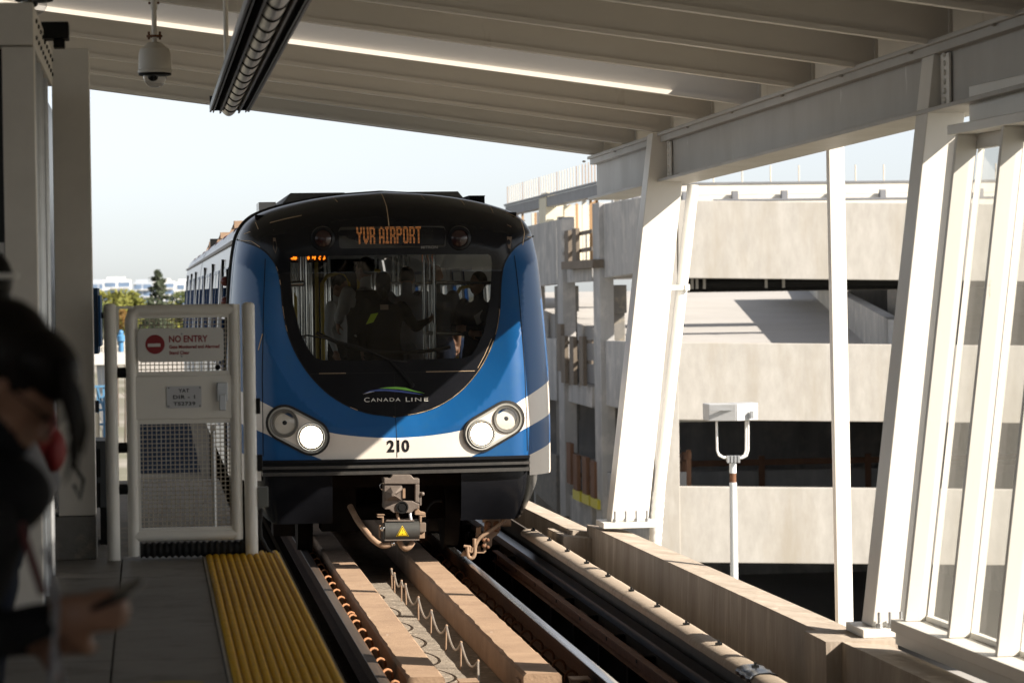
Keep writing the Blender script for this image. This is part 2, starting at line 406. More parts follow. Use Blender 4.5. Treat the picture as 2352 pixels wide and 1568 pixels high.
def opening(px0, px1, py0, py1, nx, nz, nm):
    x0, x1, z1, z0 = gx(px0), gx(px1), gz(py0), gz(py1)
    b = mb(GATEW)
    e = .022
    b.box(x0-e, x1+e, GY-.014, GY+.014, z1, z1+e); b.box(x0-e, x1+e, GY-.014, GY+.014, z0-e, z0)
    b.box(x0-e, x0, GY-.0138, GY+.0138, z0, z1); b.box(x1, x1+e, GY-.0138, GY+.0138, z0, z1)
    b.build_each("panel_border", parent=gate)
    w_ = mb(mat("gate_wire", (.62, .58, .50), .5, col2=(.38, .31, .22), scale=15, amount=1), True)
    for i in range(nx):
        x = x0+(x1-x0)*(i+.6)/nx
        pts = [(x, GY+(.0035 if k % 2 else -.0035), z0+(z1-z0)*k/nz) for k in range(nz+1)]
        w_.tube(pts, .0028, 5, caps=False)
    for i in range(nz):
        z = z0+(z1-z0)*(i+.5)/nz
        w_.tube([(x0, GY, z), (x1, GY, z)], .0028, 5, caps=False)
    w_.build("wire_mesh", parent=gate)
opening(320, 525, 730, 852, 20, 12, "upper"); opening(321, 530, 972, 1210, 20, 24, "lower")
# border filler plates around the openings
fp = mb(GATEW)
for a, b, c_, d_ in ((gx(303), gx(320)-.02, gz(852)-.02, gz(730)+.02), (gx(525)+.02, gx(541), gz(852)-.02, gz(730)+.02),
                     (gx(303), gx(321)-.02, gz(1210)-.02, gz(972)+.02), (gx(530)+.02, gx(541), gz(1210)-.02, gz(972)+.02)):
    fp.box(a, b, GY-.008, GY+.008, c_, d_)
fp.box(xl, xr, GY-.0078, GY+.0078, gz(730)+.02, ztop); fp.box(xl, xr, GY-.0078, GY+.0078, zm0, gz(852)-.02)
fp.box(xl, xr, GY-.0078, GY+.0078, gz(972)+.02, zm1); fp.box(xl, xr, GY-.0078, GY+.0078, zbr, gz(1210)-.02)
fp.build("gate_frame_filler", parent=gate)
# NO ENTRY sign (screwed to the gate)
SY = GY-.036
sg = mb(SIGNW); sg.prism(rrect(gx(320), gx(516), gz(830), gz(752.5), .022), 'y', SY, SY+.005)
sign = sg.build("no_entry_sign", parent=gate)
rd = mb(REDP); c = G(356, 790.4); rr = .0550
rd.prism([(c.x+rr*cos(2*pi*i/40), c.z+rr*sin(2*pi*i/40)) for i in range(40)], 'y', SY-.0015, SY)
rd.build("prohibition_disc", parent=sign)
wb = mb(SIGNW); wb.box(gx(342), gx(371), SY-.003, SY-.0015, gz(794.6), gz(787.2)); wb.build("disc_bar", parent=sign)
tx = mb(REDP)
fn = lambda u, v: (u, SY-.0018, v)
for s_, a, b, y0, y1, bo in (("NO ENTRY", 390.7, 479.7, 785.5, 769.7, .03), ("Gate Monitored and Alarmed", 390.7, 506, 799.7, 791.5, .035), ("Stand Clear", 390.7, 437.5, 813.2, 805, .035)):
    text_on(tx, s_, fn, gx(a), gx(b), gz(y0), gz(y1), bo)
tx.build("sign_lettering", parent=sign, recalc=False)
sc = mb(GALV, True)
for q in ((418, 766.5), (417.5, 817.5)): c = G(*q); sc.ball((c.x, SY-.001, c.z), (.007, .004, .007), 10, 6)
sc.build_each("screw", parent=sign)
# identification plate
ip = mb(mat("id_plate", (.50, .50, .51), .4, .3)); ip.prism(rrect(gx(383.4), gx(463), gz(936), gz(886), .008), 'y', GY-.027, GY-.0225)
plate = ip.build("identification_plate", parent=gate)
tx = mb(INKK); fn = lambda u, v: (u, GY-.0285, v)
for s_, a, b, y0, y1, sp in (("YAT", 410.5, 435.2, 900.2, 892, 1.1), ("DIR - 1", 398, 448.5, 915, 906.5, 1.15), ("TS2739", 398.4, 449, 930.2, 921.8, 1.1)):
    text_on(tx, s_, fn, gx(a), gx(b), gz(y0), gz(y1), .03, sp)
tx.build("plate_lettering", parent=plate, recalc=False)
sc = mb(INKK, True)
for q in ((387.5, 890.5), (459, 889.5), (387.5, 932), (459, 931)): c = G(*q); sc.ball((c.x, GY-.0275, c.z), (.004, .003, .004), 8, 5)
sc.build_each("plate_screw", parent=plate)
la = mb(GALV); la.box(gx(499), gx(523.5), GY-.05, GY-.022, gz(922), gz(879)); la.box(gx(504), gx(519), GY-.06, GY-.051, gz(943), gz(906)); la.build("latch", parent=gate, bevel=.003)
hb = mb(BLACKM, True); c = G(500, 843); hb.ball((c.x, GY-.02, c.z), .016, 12, 8); hb.build("rubber_buffer", parent=gate)
# corrugated sill under the gate
hs = mb(RUBBER, True); x = gx(318); k = 0; zz = gz(1258)
pth = []; rs = []
x1 = gx(566)
n = 34
for i in range(n*3+1):
    u = i/(n*3); pth.append((x+(x1-x)*u, GY+.03, zz-.008)); rs.append(.042+.006*math.cos(2*pi*n/2*u))
hs.tube(pth, rs, 12)
tag(hs.build("corrugated_sill", loc=(.2, GY, 1.05), sharp=70), "black corrugated rubber hose lying under the gate", "rubber hose")
# posts either side of the gate
def gpost(px0, px1, pyt, label):
    M = mb(GATEW, True); a = G(px0, 1274); b = G(px1, pyt)
    zt = b.z; x = (a.x+b.x)/2; r = .0365
    M.tube([(x, GY-.01, 1.05), (x, GY-.01, zt-.02), (x, GY-.01, zt-.008), (x, GY-.01, zt)], [r, r, r*.86, r*.45], 16)
    return M, x
M, x = gpost(258, 256, 697, ""); post1 = thing("gate_post", "cream round hinge post beside the concrete plinth, left of the gate", "gate post", (x, GY-.01, 1.05), "gate posts")
M.build("post_tube", parent=post1, sharp=50)
st = mb(GATEW); st.box(x+.03, gx(322), GY-.02, GY-.012, gz(707), gz(701)); st.box(x+.03, x+.05, GY-.025, GY-.005, gz(760), gz(707)); st.build("closer_arm", parent=post1)
hg = mb(BLACKM, True)
for py in (853, 1025, 1120): hg.cyl((x+.035, GY+.01, gz(py)), (gx(291), GY+.01, gz(py)), .03, 12)
hg.build_each("hinge", parent=post1)
M, x = gpost(576, 572, 694, ""); post2 = thing("gate_post", "cream round latch post standing on the yellow strip, right of the gate", "gate post", (x, GY-.01, 1.05), "gate posts")
M.build("post_tube", parent=post2, sharp=50)
jb = mb(mat("grey_box", (.16, .17, .16), .5)); jb.box(gx(590), gx(613), GY-.03, GY+.03, gz(1167), gz(1121)); jb.build("junction_box", parent=post2, bevel=.004)
cb = mb(RUBBER, True); a = G(600, 1167); cb.tube([(a.x, GY, a.z), (a.x-.01, GY+.01, a.z-.1), (a.x-.005, GY+.01, 1.16), (a.x+.03, GY+.02, 1.09), (a.x+.055, GY+.02, 1.062)], .012, 8); cb.build("cable", parent=post2)
sb = mb(BLACKM); sb.box(gx(588), gx(598), GY-.02, GY+.02, gz(953), gz(917)); sb.box(gx(589), gx(601), GY-.02, GY+.02, gz(1085), gz(1047)); sb.build_each("strike_box", parent=post2, bevel=.003)
# things seen through / beside the gate
eq = mb(mat("cabinet_grey", (.055, .06, .065), .5)); y = 18.6
a, b = W(212, 1165, Y=y), W(246, 1012, Y=y); eq.box(a.x-.15, b.x, y, y+.5, a.z, b.z)
cab = thing("equipment_cabinet", "dark grey louvred equipment cabinet behind the gate post", "cabinet", ((a.x+b.x)/2, y+.2, 1.02)); eq.build("cabinet_body", parent=cab)
lv = mb(BLACKM)
for py0, py1 in ((1030, 1095), (1108, 1165)):
    for px in (217, 222, 227):
        q0, q1 = W(px, py1, Y=y), W(px+3, py0, Y=y); lv.box(q0.x, q1.x, y-.012, y-.001, q0.z, q1.z)
lv.build_each("louvre", parent=cab)
lg = mb(BLACKM); lg.box(a.x-.14, a.x-.10, y+.05, y+.45, 1.02, a.z); lg.box(b.x-.05, b.x-.01, y+.05, y+.45, 1.02, a.z); lg.build_each("cabinet_leg", parent=cab)
cd = mb(GALV, True); y = 18.2; a, b = W(493, 1215, Y=y), W(489, 990, Y=y); cd.tube([(a.x, y, 1.02), (b.x, y, b.z), (b.x, y+.1, b.z+.02)], .016, 10)
tag(cd.build_each("conduit", loc=(a.x, y, 1.02)), "grey galvanised conduit rising behind the lower wire panel", "conduit")
bp = mb(mat("blue_panel", (.012, .03, .075), .4)); y = 23.5
q = [W(322, 1088, Y=y), W(462, 1088, Y=y), W(432, 955, Y=y), W(322, 955, Y=y)]
bp.prism([(v_.x, max(v_.z, 1.025)) for v_ in q], 'y', y, y+.05)
tag(bp.build("screen_panel", loc=(.2, y, 1.02)), "dark blue sloped panel on the walkway behind the gate", "panel")

# ================================================================== LEFT SIDE: column, kiosk wall, cameras, luminaire
CYF = 17.32
a, b = W(128, 1180, Y=CYF), W(219, 1180, Y=CYF)
colm = thing("platform_column", "square cream column on a concrete block beside the gate", "column", ((a.x+b.x)/2, CYF+.11, 1.05))
s = mb(GATEP); xa = W(126, 640, Y=CYF).x; xb = W(212, 640, Y=CYF).x; zc = W(205, 1183, Y=CYF).z; zt = W(165, 112, Y=CYF).z
s.box(xa, xb, CYF, CYF+.21, zc, zt); s.build("shaft", parent=colm, bevel=.004)
s = mb(CONCD); s.box(W(100, 1230, Y=CYF).x-.55, W(222, 1230, Y=CYF).x, CYF-.03, CYF+.25, 1.05, zc-.004); s.build("concrete_block", parent=colm, bevel=.006)
s = mb(GATEP); s.box(xa-.05, xa-.003, CYF+.01, CYF+.05, zc+.02, zc+.04); s.build("lug", parent=colm)
KY = 14.2
kx = W(79, 200, Y=KY).x
ki = thing("kiosk_wall", "cream framed enclosure with recessed side conduits at the left of the platform", "enclosure", (kx-.3, 15.5, 1.05))
s = mb(GATEP); s.box(W(10, 500, Y=KY).x, kx, KY, KY+.16, 1.05, 3.735); s.build("corner_post", parent=ki, bevel=.004)
s = mb(GATEP); s.box(kx-1.6, kx, KY-.01, KY+.17, 3.74, 3.94); s.box(kx-.14, kx, KY+.172, 17.0, 3.74, 3.94); s.build("header", parent=ki, bevel=.004)
s = mb(mat("dark_glazing", (.022, .025, .024), .25)); s.box(kx-.12, kx-.07, KY+.2, 21.0, 1.05, 3.738); s.build("side_panel", parent=ki)
s = mb(mat("dark_interior", (.03, .032, .03), .6)); s.box(kx-1.6, kx-.13, KY+.165, KY+.19, 1.05, 3.738); s.build("front_panel", parent=ki)
s = mb(GALV, True)
for yy, r in ((14.75, .022), (15.25, .026), (15.75, .02), (16.35, .024)): s.cyl((kx-.03, yy, 1.05), (kx-.03, yy, 3.738), r, 12)
s.build_each("conduit", parent=ki)
s = mb(BLACKM, True)
for k in range(9): s.ball((kx+.004, KY+.3+k*.3, 3.80), (.006, .012, .012), 8, 6); s.ball((kx+.004, KY+.3+k*.3, 3.88), (.006, .012, .012), 8, 6)
s.build_each("bolt", parent=ki)
s = mb(SIGNW); a, b = W(-40, 720, Y=KY), W(9, 557, Y=KY); s.box(a.x, b.x, KY+.02, KY+.045, a.z, b.z); sg2 = s.build("notice_board", parent=ki)
s = mb(INKK); a, b = W(-4, 596, Y=KY), W(6.5, 582, Y=KY); text_on(s, "n?", lambda u, v: (u, KY+.018, v), a.x, b.x, a.z, b.z, .03); s.build("notice_lettering", parent=sg2, recalc=False)
s = mb(BLACKM); y = 15.6
a, b = W(95, 88, Y=y), W(157, 50, Y=y); s.box(a.x, b.x, y, y+.2, a.z, b.z); a, b = W(122, 108, Y=y), W(148, 89, Y=y); s.box(a.x, b.x, y+.03, y+.15, a.z, b.z)
tag(s.build("loudspeaker", loc=(-.5, y, 3.9), bevel=.004), "small black loudspeaker box on top of the enclosure", "loudspeaker")
def dome_camera(px, py, Y, label, pole_z):
    c = W(px, py, Y=Y); R_ = .100
    t = thing("dome_camera", label, "camera", (c.x, Y, c.z), "ceiling dome cameras")
    h = mb(mat("camera_housing", (.62, .59, .53), .45), True)
    h.lathe((c.x, Y, c.z), [(.02, .195), (.045, .19), (.06, .175), (.092, .15), (.1, .12), (.104, .02), (.108, .015), (.108, 0), (.09, -.004)], 28); h.build("housing", parent=t, sharp=35)
    r_ = mb(BLACKM, True); r_.lathe((c.x, Y, c.z), [(.102, -.002), (.104, -.014), (.088, -.018), (.06, -.018)], 28); r_.build("trim_ring", parent=t)
    d_ = mb(DOMEGL, True); d_.lathe((c.x, Y, c.z-.016), [(.001, -.078), (.03, -.073), (.05, -.06), (.064, -.042), (.072, -.018), (.073, 0)], 28); d_.build("dome", parent=t, sharp=80)
    e = mb(BLACKM, True); e.ball((c.x-.012, Y+.01, c.z-.025), (.034, .034, .026), 14, 8); e.build("lens_block", parent=t)
    pl = mb(GATEP, True); pl.cyl((c.x, Y, c.z+.19), (c.x, Y, pole_z), .016, 12); pl.cyl((c.x, Y, c.z+.40), (c.x, Y, pole_z), .022, 12); pl.build_each("drop_pole", parent=t)
    f_ = mb(RUST, True); f_.cyl((c.x, Y, c.z+.225), (c.x, Y, c.z+.237), .05, 16); f_.cyl((c.x-.035, Y, c.z+.21), (c.x-.035, Y, c.z+.26), .007, 8); f_.cyl((c.x+.035, Y, c.z+.21), (c.x+.035, Y, c.z+.26), .007, 8)
    for dz in (.44, .49): f_.cyl((c.x-.035, Y, c.z+dz), (c.x+.035, Y, c.z+dz), .008, 8)
    f_.build("flange", parent=t)
dome_camera(356, 168, 19.0, "pale dome camera hanging on a drop pole in front of the sky", 4.62)
dome_camera(78, -3, 16.6, "dome camera cut by the top left corner of the picture", 4.80)
# suspended luminaire
LX, LZ, LY0, LY1 = W(527, 258, Y=22).x, W(527, 258, Y=22).z, 9.0, 22.0
lu = thing("suspended_luminaire", "long dark louvred light fitting hanging from the canopy ribs", "light fitting", (LX, 15, LZ))
s = mb(FLUO); hwid = .145
s.prism([(LX-hwid, LZ), (LX-hwid+.012, LZ), (LX-.085, LZ+.09), (LX-.085, LZ+.13), (LX+.085, LZ+.13), (LX+.085, LZ+.09), (LX+hwid-.012, LZ), (LX+hwid, LZ), (LX+hwid, LZ+.05), (LX+.1, LZ+.15), (LX-.1, LZ+.15), (LX-hwid, LZ+.05)], 'y', LY0, LY1)
s.box(LX-hwid+.002, LX+hwid-.002, LY1+.001, LY1+.012, LZ+.012, LZ+.12); s.build("trough", parent=lu)
s = mb(FLUO)
for sx in (-1, 1):
    s.box(LX+sx*.068-.006, LX+sx*.068+.006, LY0, LY1, LZ-.01, LZ+.10)
    s.box(LX+sx*.118-.004, LX+sx*.118+.004, LY0, LY1, LZ-.004, LZ+.04)
s.build_each("side_rail", parent=lu)
s = mb(LOUVER, True)
y = LY0
while y < LY1-.1:
    prof = []
    n = 10
    L_ = .60
    for i in range(n+1):
        u = -1+2*i/n; prof.append((LX+.064*u, LZ+.035-.055*(1-u*u)))
    vs = []; cnt = 7
    for j in range(cnt+1):
        v_ = y+.02+(L_-.04)*j/cnt
        vs += [(a, v_, b-.006*sin(pi*j/cnt)) for a, b in prof]
    s.add(vs, [(j*(n+1)+i, j*(n+1)+i+1, (j+1)*(n+1)+i+1, (j+1)*(n+1)+i) for j in range(cnt) for i in range(n)]); y += L_
s.build_each("reflector", parent=lu, recalc=False)
s = mb(BLACKM); y = LY0
while y < LY1: s.prism([(LX+.066*(-1+i/6), LZ+.030-.058*(1-(-1+i/6)**2)) for i in range(13)]+[(LX+.066, LZ+.08), (LX-.066, LZ+.08)], 'y', y-.012, y+.012); y += .60
s.build_each("baffle", parent=lu)
a = W(521, 200, Y=20.3); s = mb(GATEP, True); s.cyl((a.x, 20.3, LZ+.12), (a.x, 20.3, 4.62), .017, 12); s.cyl((a.x, 14.0, LZ+.12), (a.x, 14.0, 4.62), .017, 12)
s.cyl((a.x+.09, 20.6, LZ+.12), (a.x+.09, 20.6, 4.62), .003, 6); s.build_each("hanger_rod", parent=lu)

# ================================================================== CANOPY
XB = lambda y: 4.68+.028*(27.3-y)               # left edge of the edge beam
ZR, SL = 4.003, .138                            # rib soffit height at the beam, rise towards the left
DZ = lambda y: .0135*(30.9-y)-.065            # the roof falls gently towards its far edge
def zrib(x, y=23.0): return ZR+SL*(4.75-x)+DZ(y)
cn = thing("station_canopy", "cream steel station canopy with sloping ribs above the track", "canopy", (1, 20, 4))
RIBY = [30.80-1.752*i for i in range(17)]
XL = -9.0
DEPTH = .48
for i, y in enumerate(RIBY):
    s = mb(CANOPY); x1 = XB(y)+.16
    th = .012
    s.prism([(x1, zrib(x1, y)+.034), (x1, zrib(x1, y)+DEPTH), (XL, zrib(XL, y)+DEPTH), (XL, zrib(XL, y)+.034)], 'y', y-th, y+th)
    s.prism([(x1, zrib(x1, y)), (x1, zrib(x1, y)+.034), (XL, zrib(XL, y)+.034), (XL, zrib(XL, y))], 'y', y-.045, y+.045)
    s.box(x1-.015, x1+.006, y-.05, y+.05, zrib(x1, y)+.002, zrib(x1, y)+DEPTH-.02)
    s.build("rib", parent=cn)
# roof deck, with the open slots that let the daylight in
s = mb(CANOPY); xe = 5.75
def deck(x0, x1, y0, y1):
    s.hexa([(x0, y0, zrib(x0, y0)+DEPTH+.004), (x1, y0, zrib(x1, y0)+DEPTH+.004), (x1, y1, zrib(x1, y1)+DEPTH+.004), (x0, y1, zrib(x0, y1)+DEPTH+.004),
            (x0, y0, zrib(x0, y0)+DEPTH+.09), (x1, y0, zrib(x1, y0)+DEPTH+.09), (x1, y1, zrib(x1, y1)+DEPTH+.09), (x0, y1, zrib(x0, y1)+DEPTH+.09)])
SK0, SK1 = RIBY[4]-.95, RIBY[4]-.312
deck(XL, xe, SK1, 31.0); deck(4.8, xe, SK0, SK1); deck(XL, xe, 13.75, SK0)
deck(XL, 3.65, 13.4, 13.75); deck(4.2, xe, 13.4, 13.75); deck(XL, xe, -14, 13.4)
s.build("roof_deck", parent=cn)
s = mb(CANOPY); x = 5.36
s.hexa([(x, -20, ZR-.1), (x+.02, -20, ZR-.1), (x+.02, 30.9, ZR-.1), (x, 30.9, ZR-.1), (x, -20, zrib(x, -20)+DEPTH), (x+.02, -20, zrib(x, -20)+DEPTH), (x+.02, 30.9, zrib(x, 30.9)+DEPTH), (x, 30.9, zrib(x, 30.9)+DEPTH)])
s.build("end_fascia", parent=cn)
s = mb(CANOPY); s.prism([(xe, zrib(xe, 31)), (xe, zrib(xe, 31)+DEPTH), (XL, zrib(XL, 31)+DEPTH), (XL, zrib(XL, 31))], 'y', 30.95, 31.0); s.build("front_fascia", parent=cn)
# edge beam (I section) on the columns
BT, BB = ZR-.004, 3.545
eb = thing("edge_beam", "grey painted steel I-beam carrying the canopy ribs over the columns", "beam", (5, 20, BB))
def skew(x0, x1, z0, z1, y0=6.0, y1=30.92, M=None):
    a, b = DZ(y0), DZ(y1)
    M.hexa([(XB(y0)+x0, y0, z0+a), (XB(y0)+x1, y0, z0+a), (XB(y1)+x1, y1, z0+b), (XB(y1)+x0, y1, z0+b), (XB(y0)+x0, y0, z1+a), (XB(y0)+x1, y0, z1+a), (XB(y1)+x1, y1, z1+b), (XB(y1)+x0, y1, z1+b)])
s = mb(BEAMG); skew(0, .385, BB, BB+.028, M=s); s.build("bottom_flange", parent=eb, bevel=.004)
s = mb(BEAMG); skew(0, .385, BT-.03, BT, M=s); s.build("top_flange", parent=eb, bevel=.004)
s = mb(BEAMG); skew(.10, .125, BB+.028, BT-.03, M=s); s.build("web", parent=eb)
s = mb(BEAMG); skew(.03, .045, BT-.085, BT-.031, M=s); skew(.045, .099, BT-.085, BT-.07, M=s); s.build("fillet_angle", parent=eb)
s = mb(BEAMG, True)
for y in RIBY: s.ball((XB(y+.4)+.015, y+.4, BT-.034+DZ(y+.4)), (.02, .02, .012), 10, 6)
s.build_each("bolt_head", parent=eb)
LEAN = .122
def steel_column(x0, y0, zb, wd, dp, label):
    """tapered, leaning box column; x0 = left edge of the front face at the base"""
    t = thing("steel_column", label, "column", (x0+wd/2, y0+dp/2, zb), "leaning canopy columns")
    zt = BT+.0+DZ(y0); dx = LEAN*(zt-zb)
    s = mb(STEELW)
    s.hexa([(x0, y0, zb), (x0+wd, y0, zb), (x0+wd, y0+dp, zb), (x0, y0+dp, zb), (x0+dx, y0, zt), (x0+dx+wd*.93, y0, zt), (x0+dx+wd*.93, y0+dp, zt), (x0+dx, y0+dp, zt)])
    s.build("shaft", parent=t, bevel=.006)
    s = mb(STEELW); s.box(x0-.09, x0+wd+.07, y0-.12, y0+dp+.06, zb-.055, zb-.002); s.build("base_plate", parent=t, bevel=.005)
    s = mb(GALV, True)
    for k in range(4):
        x = x0+.03+(wd-.05)*k/3; s.cyl((x, y0-.06, zb-.002), (x, y0-.06, zb+.10), .011, 8); s.cyl((x, y0-.06, zb), (x, y0-.06, zb+.03), .022, 6)
    s.build_each("anchor_bolt", parent=t)
    s = mb(STEELW); zc = (BB+BT)/2; xx = XB(y0)
    s.box(xx+.085, xx+.0985, y0-.24, y0-.04, BB+.03+DZ(y0), BT-.09+DZ(y0)); s.build("splice_plate", parent=t)
    s = mb(STEELW, True)
    for k in range(6): s.ball((xx+.083, y0-.14, BB+.07+k*.058+DZ(y0)), (.016, .024, .020), 10, 6)
    s.build_each("splice_bolt", parent=t)
    return t
c1 = steel_column(4.207, 27.21, .408, .347, .29, "white leaning steel column rising beside the train, farther from the glass wall")
c2 = steel_column(4.535, 18.53, .389, .26, .29, "white leaning steel column against the first mullion of the glass wall")
# side flange that stands proud of the nearer column
s = mb(STEELW); zt = BB-.02; x0 = 4.535+.26; dx = LEAN*(zt-.389)
s.hexa([(x0, 18.47, .41), (x0+.03, 18.47, .41), (x0+.03, 18.82, .41), (x0, 18.82, .41), (x0+dx-.015, 18.47, zt), (x0+dx+.02, 18.47, zt), (x0+dx+.02, 18.82, zt), (x0+dx-.015, 18.82, zt)])
s.build("side_flange", parent=c2)
# downpipe beside the far column
pp = thing("downpipe", "white round rainwater pipe running down the far column", "pipe", (4.68, 27.56, .1))
s = mb(mat("pvc_white", (.78, .77, .74), .35), True); yy = 27.56
pa = W(1503, 1240, Y=yy); pb = W(1513, 1130, Y=yy); pc = W(1592, 425, Y=yy)
s.tube([(pb.x, yy, pb.z-.02), (pc.x, yy, pc.z)], .055, 18); s.build("pipe", parent=pp)
s = mb(mat("tape_white", (.74, .74, .72), .5, col2=(.66, .66, .65), scale=9, amount=1), True)
n = 22; s.tube([((pa.x+(pb.x-pa.x)*i/n), yy, pa.z-.1+(pb.z-pa.z+.1)*i/n) for i in range(n+1)], [.056+.006*((i*7) % 3)/2 for i in range(n+1)], 18); s.build("tape_wrap", parent=pp)
s = mb(STEELW); q = W(1566, 660, Y=yy); s.box(q.x-.13, q.x+.065, yy-.075, yy-.058, q.z-.022, q.z+.022); s.box(q.x+.02, q.x+.06, yy-.085, yy-.074, q.z-.03, q.z+.03); s.build_each("bracket", parent=pp)
# thin post outside the parapet
yy = 23.2; a, b = W(1903, 345, Y=yy), W(1927, 1440, Y=yy); s = mb(STEELW); ww = .125
s.hexa([(b.x, yy, -1.0), (b.x+ww, yy, -1.0), (b.x+ww, yy+.1, -1.0), (b.x, yy+.1, -1.0), (a.x, yy, 3.95), (a.x+ww, yy, 3.95), (a.x+ww, yy+.1, 3.95), (a.x, yy+.1, 3.95)])
tag(s.build("slim_post", loc=(b.x, yy, -1), bevel=.004), "slim white square post outside the parapet between the two columns", "post")
# glazed wall towards the camera
gw = thing("glass_wall", "leaning glazed side wall with white mullions along the platform side parapet", "glass wall", (4.73, 14, .5))
ZS, ZH = W(2100, 1432, Y=17.56).z, 3.467
def lx(x, z): return x+LEAN*(z-ZS)
MULY = [17.71-.897*i for i in range(14)]
XM = lambda y: W(2079.5, 1425, Y=17.71).x+.030*(17.71-y)
for y in MULY:
    s = mb(STEELW); x = XM(y); w_ = .131
    s.hexa([(x, y, ZS), (x+w_, y, ZS), (x+w_, y+.05, ZS), (x, y+.05, ZS), (lx(x, ZH), y, ZH), (lx(x, ZH)+w_, y, ZH), (lx(x, ZH)+w_, y+.05, ZH), (lx(x, ZH), y+.05, ZH)])
    s.build("mullion", parent=gw, bevel=.003)
for i in range(len(MULY)-1):
    ya, yb = MULY[i], MULY[i+1]+.052
    s = mb(STEELW)
    xa, xb = XM(ya)+.137, XM(yb)+.137
    for z0, z1 in ((ZS, ZS+.03), (ZH-.09, ZH)):
        s.hexa([(lx(xa, z0)-.012, ya, z0), (lx(xa, z0)+.03, ya, z0), (lx(xb, z0)+.03, yb, z0), (lx(xb, z0)-.012, yb, z0), (lx(xa, z1)-.012, ya, z1), (lx(xa, z1)+.03, ya, z1), (lx(xb, z1)+.03, yb, z1), (lx(xb, z1)-.012, yb, z1)])
    for yy_, e_ in ((ya-.008, .0075), (yb, .045)):
        xq = XM(yy_)+.137
        s.hexa([(xq, yy_, ZS+.03), (xq+.04, yy_, ZS+.03), (xq+.04, yy_+e_, ZS+.03), (xq, yy_+e_, ZS+.03), (lx(xq, ZH-.09), yy_, ZH-.09), (lx(xq, ZH-.09)+.04, yy_, ZH-.09), (lx(xq, ZH-.09)+.04, yy_+e_, ZH-.09), (lx(xq, ZH-.09), yy_+e_, ZH-.09)])
    f_ = s.build("pane_frame", parent=gw)
    s = mb(WALLGL); xa, xb = XM(ya)+.155, XM(yb)+.155
    s.add([(xa, ya-.045, ZS+.03), (xb, yb+.045, ZS+.03), (lx(xb, ZH-.09), yb+.045, ZH-.09), (lx(xa, ZH-.09), ya-.045, ZH-.09)], [(0, 1, 2, 3)]); s.build("pane", parent=f_)
s = mb(STEELW); y0, y1 = MULY[-1], 17.86
def sk(M, xo0, xo1, z0, z1):
    M.hexa([(XM(y0)+xo0, y0, z0), (XM(y0)+xo1, y0, z0), (XM(y1)+xo1, y1, z0), (XM(y1)+xo0, y1, z0), (XM(y0)+xo0, y0, z1), (XM(y0)+xo1, y0, z1), (XM(y1)+xo1, y1, z1), (XM(y1)+xo0, y1, z1)])
sk(s, -.05, .25, ZS-.075, ZS-.003); s.build("sill", parent=gw, bevel=.004)
s = mb(STEELW); sk(s, -.02, .22, .36, ZS-.078); s.build("apron", parent=gw)
s = mb(STEELW); e = LEAN*(ZH-ZS); sk(s, e-.02, e+.2, ZH+.002, ZH+.062); sk(s, e+.12, e+.14, ZH+.063, ZH+.30); s.build("head_rail", parent=gw, bevel=.004)

# ================================================================== PARAPET, RAILS, POWER RAIL
pr = MB(); pr.use(PARA)
PX = lambda y: 4.10+.0207*(27-y)
def wall(y0, y1, xo, zt, wd_=.30):
    a, b = PX(y0)+xo, PX(y1)+xo
    pr.hexa([(a-.02, y0, -.5), (a+wd_, y0, -1.2), (b+wd_, y1, -1.2), (b-.02, y1, -.5), (a, y0, zt), (a+wd_, y0, zt-.03), (b+wd_, y1, zt-.03), (b, y1, zt)])
n = 16
for i in range(n): wall(8+19.9*i/n, 8+19.9*(i+1)/n, 0, .331)
wall(27.9, 60, -.16, .283, .26)
wall(60, 110, -.16, .283, .26)
wall(27.6, 28.6, -.27, .25, .3)
pr.box(PX(18.4)-.10, PX(18.4)+.36, 18.29, 18.92, -.4, .333)
tag(pr.build("parapet_wall", loc=(4.4, 20, 0)), "stained brown concrete parapet wall along the outer side of the track", "parapet")
def rail(x, label):
    t = thing("running_rail", label, "rail", (x, 24, 0), "running rails")
    s = mb(CLIPR); s.box(x+.0372, x+.0392, 4, 110, -.026, -.005)  # orange strip paints the sunlit edge of the left rail head
    if x < 2: s.build("rail_edge_sunlit", parent=t)
    s = mb(RAILB)
    prof = [(-.07, -.172), (.07, -.172), (.07, -.162), (.012, -.145), (.009, -.045), (.033, -.036), (.036, -.006), (-.036, -.006), (-.033, -.036), (-.009, -.045), (-.012, -.145), (-.07, -.162)]
    s.prism([(x+a, b) for a, b in prof], 'y', 4, 110); s.build("rail_body", parent=t)
    s = mb(RAILTOP, True); s.use(RAILOLD if x < 2 else RAILTOP, True); s.prism([(x-.0362, -.0055), (x-.034, -.002), (x-.02, 0), (x+.02, 0), (x+.034, -.002), (x+.0362, -.0055)], 'y', 4, 110); s.build("rail_head", parent=t)
    return t
rl = rail(1.50, "rusty running rail nearer the platform with orange clips"); rr_ = rail(2.965, "running rail with a bright polished head beside the power rail")
def clip(x, y, sd, t, zc=-.088, m_=CLIPR):
    s = mb(m_, True); pts = []
    for i in range(9):
        a = pi*1.25*i/8-.3; pts.append((x+sd*(.052+.045*(1-cos(a))*.9), y-.045+.11*i/8*.7, zc+.052*sin(a)))
    s.tube(pts, .0095, 8); return s.build("rail_clip", parent=t)
y = 17.5
protoL = clip(1.50, 24, 1, rl); protoR = clip(2.965, 24, -1, rr_, -.135, RAILB)  # outer rail clips take the dark colour for the shadow they lie in
yy = 18.0
while yy < 31:
    if abs(yy-24) > .1:
        for pr_, tt in ((protoL, rl), (protoR, rr_)):
            c_ = pr_.copy(); COL.objects.link(c_); c_.parent = tt; c_.location = pr_.location+Vector((0, yy-24, 0))
    yy += .62
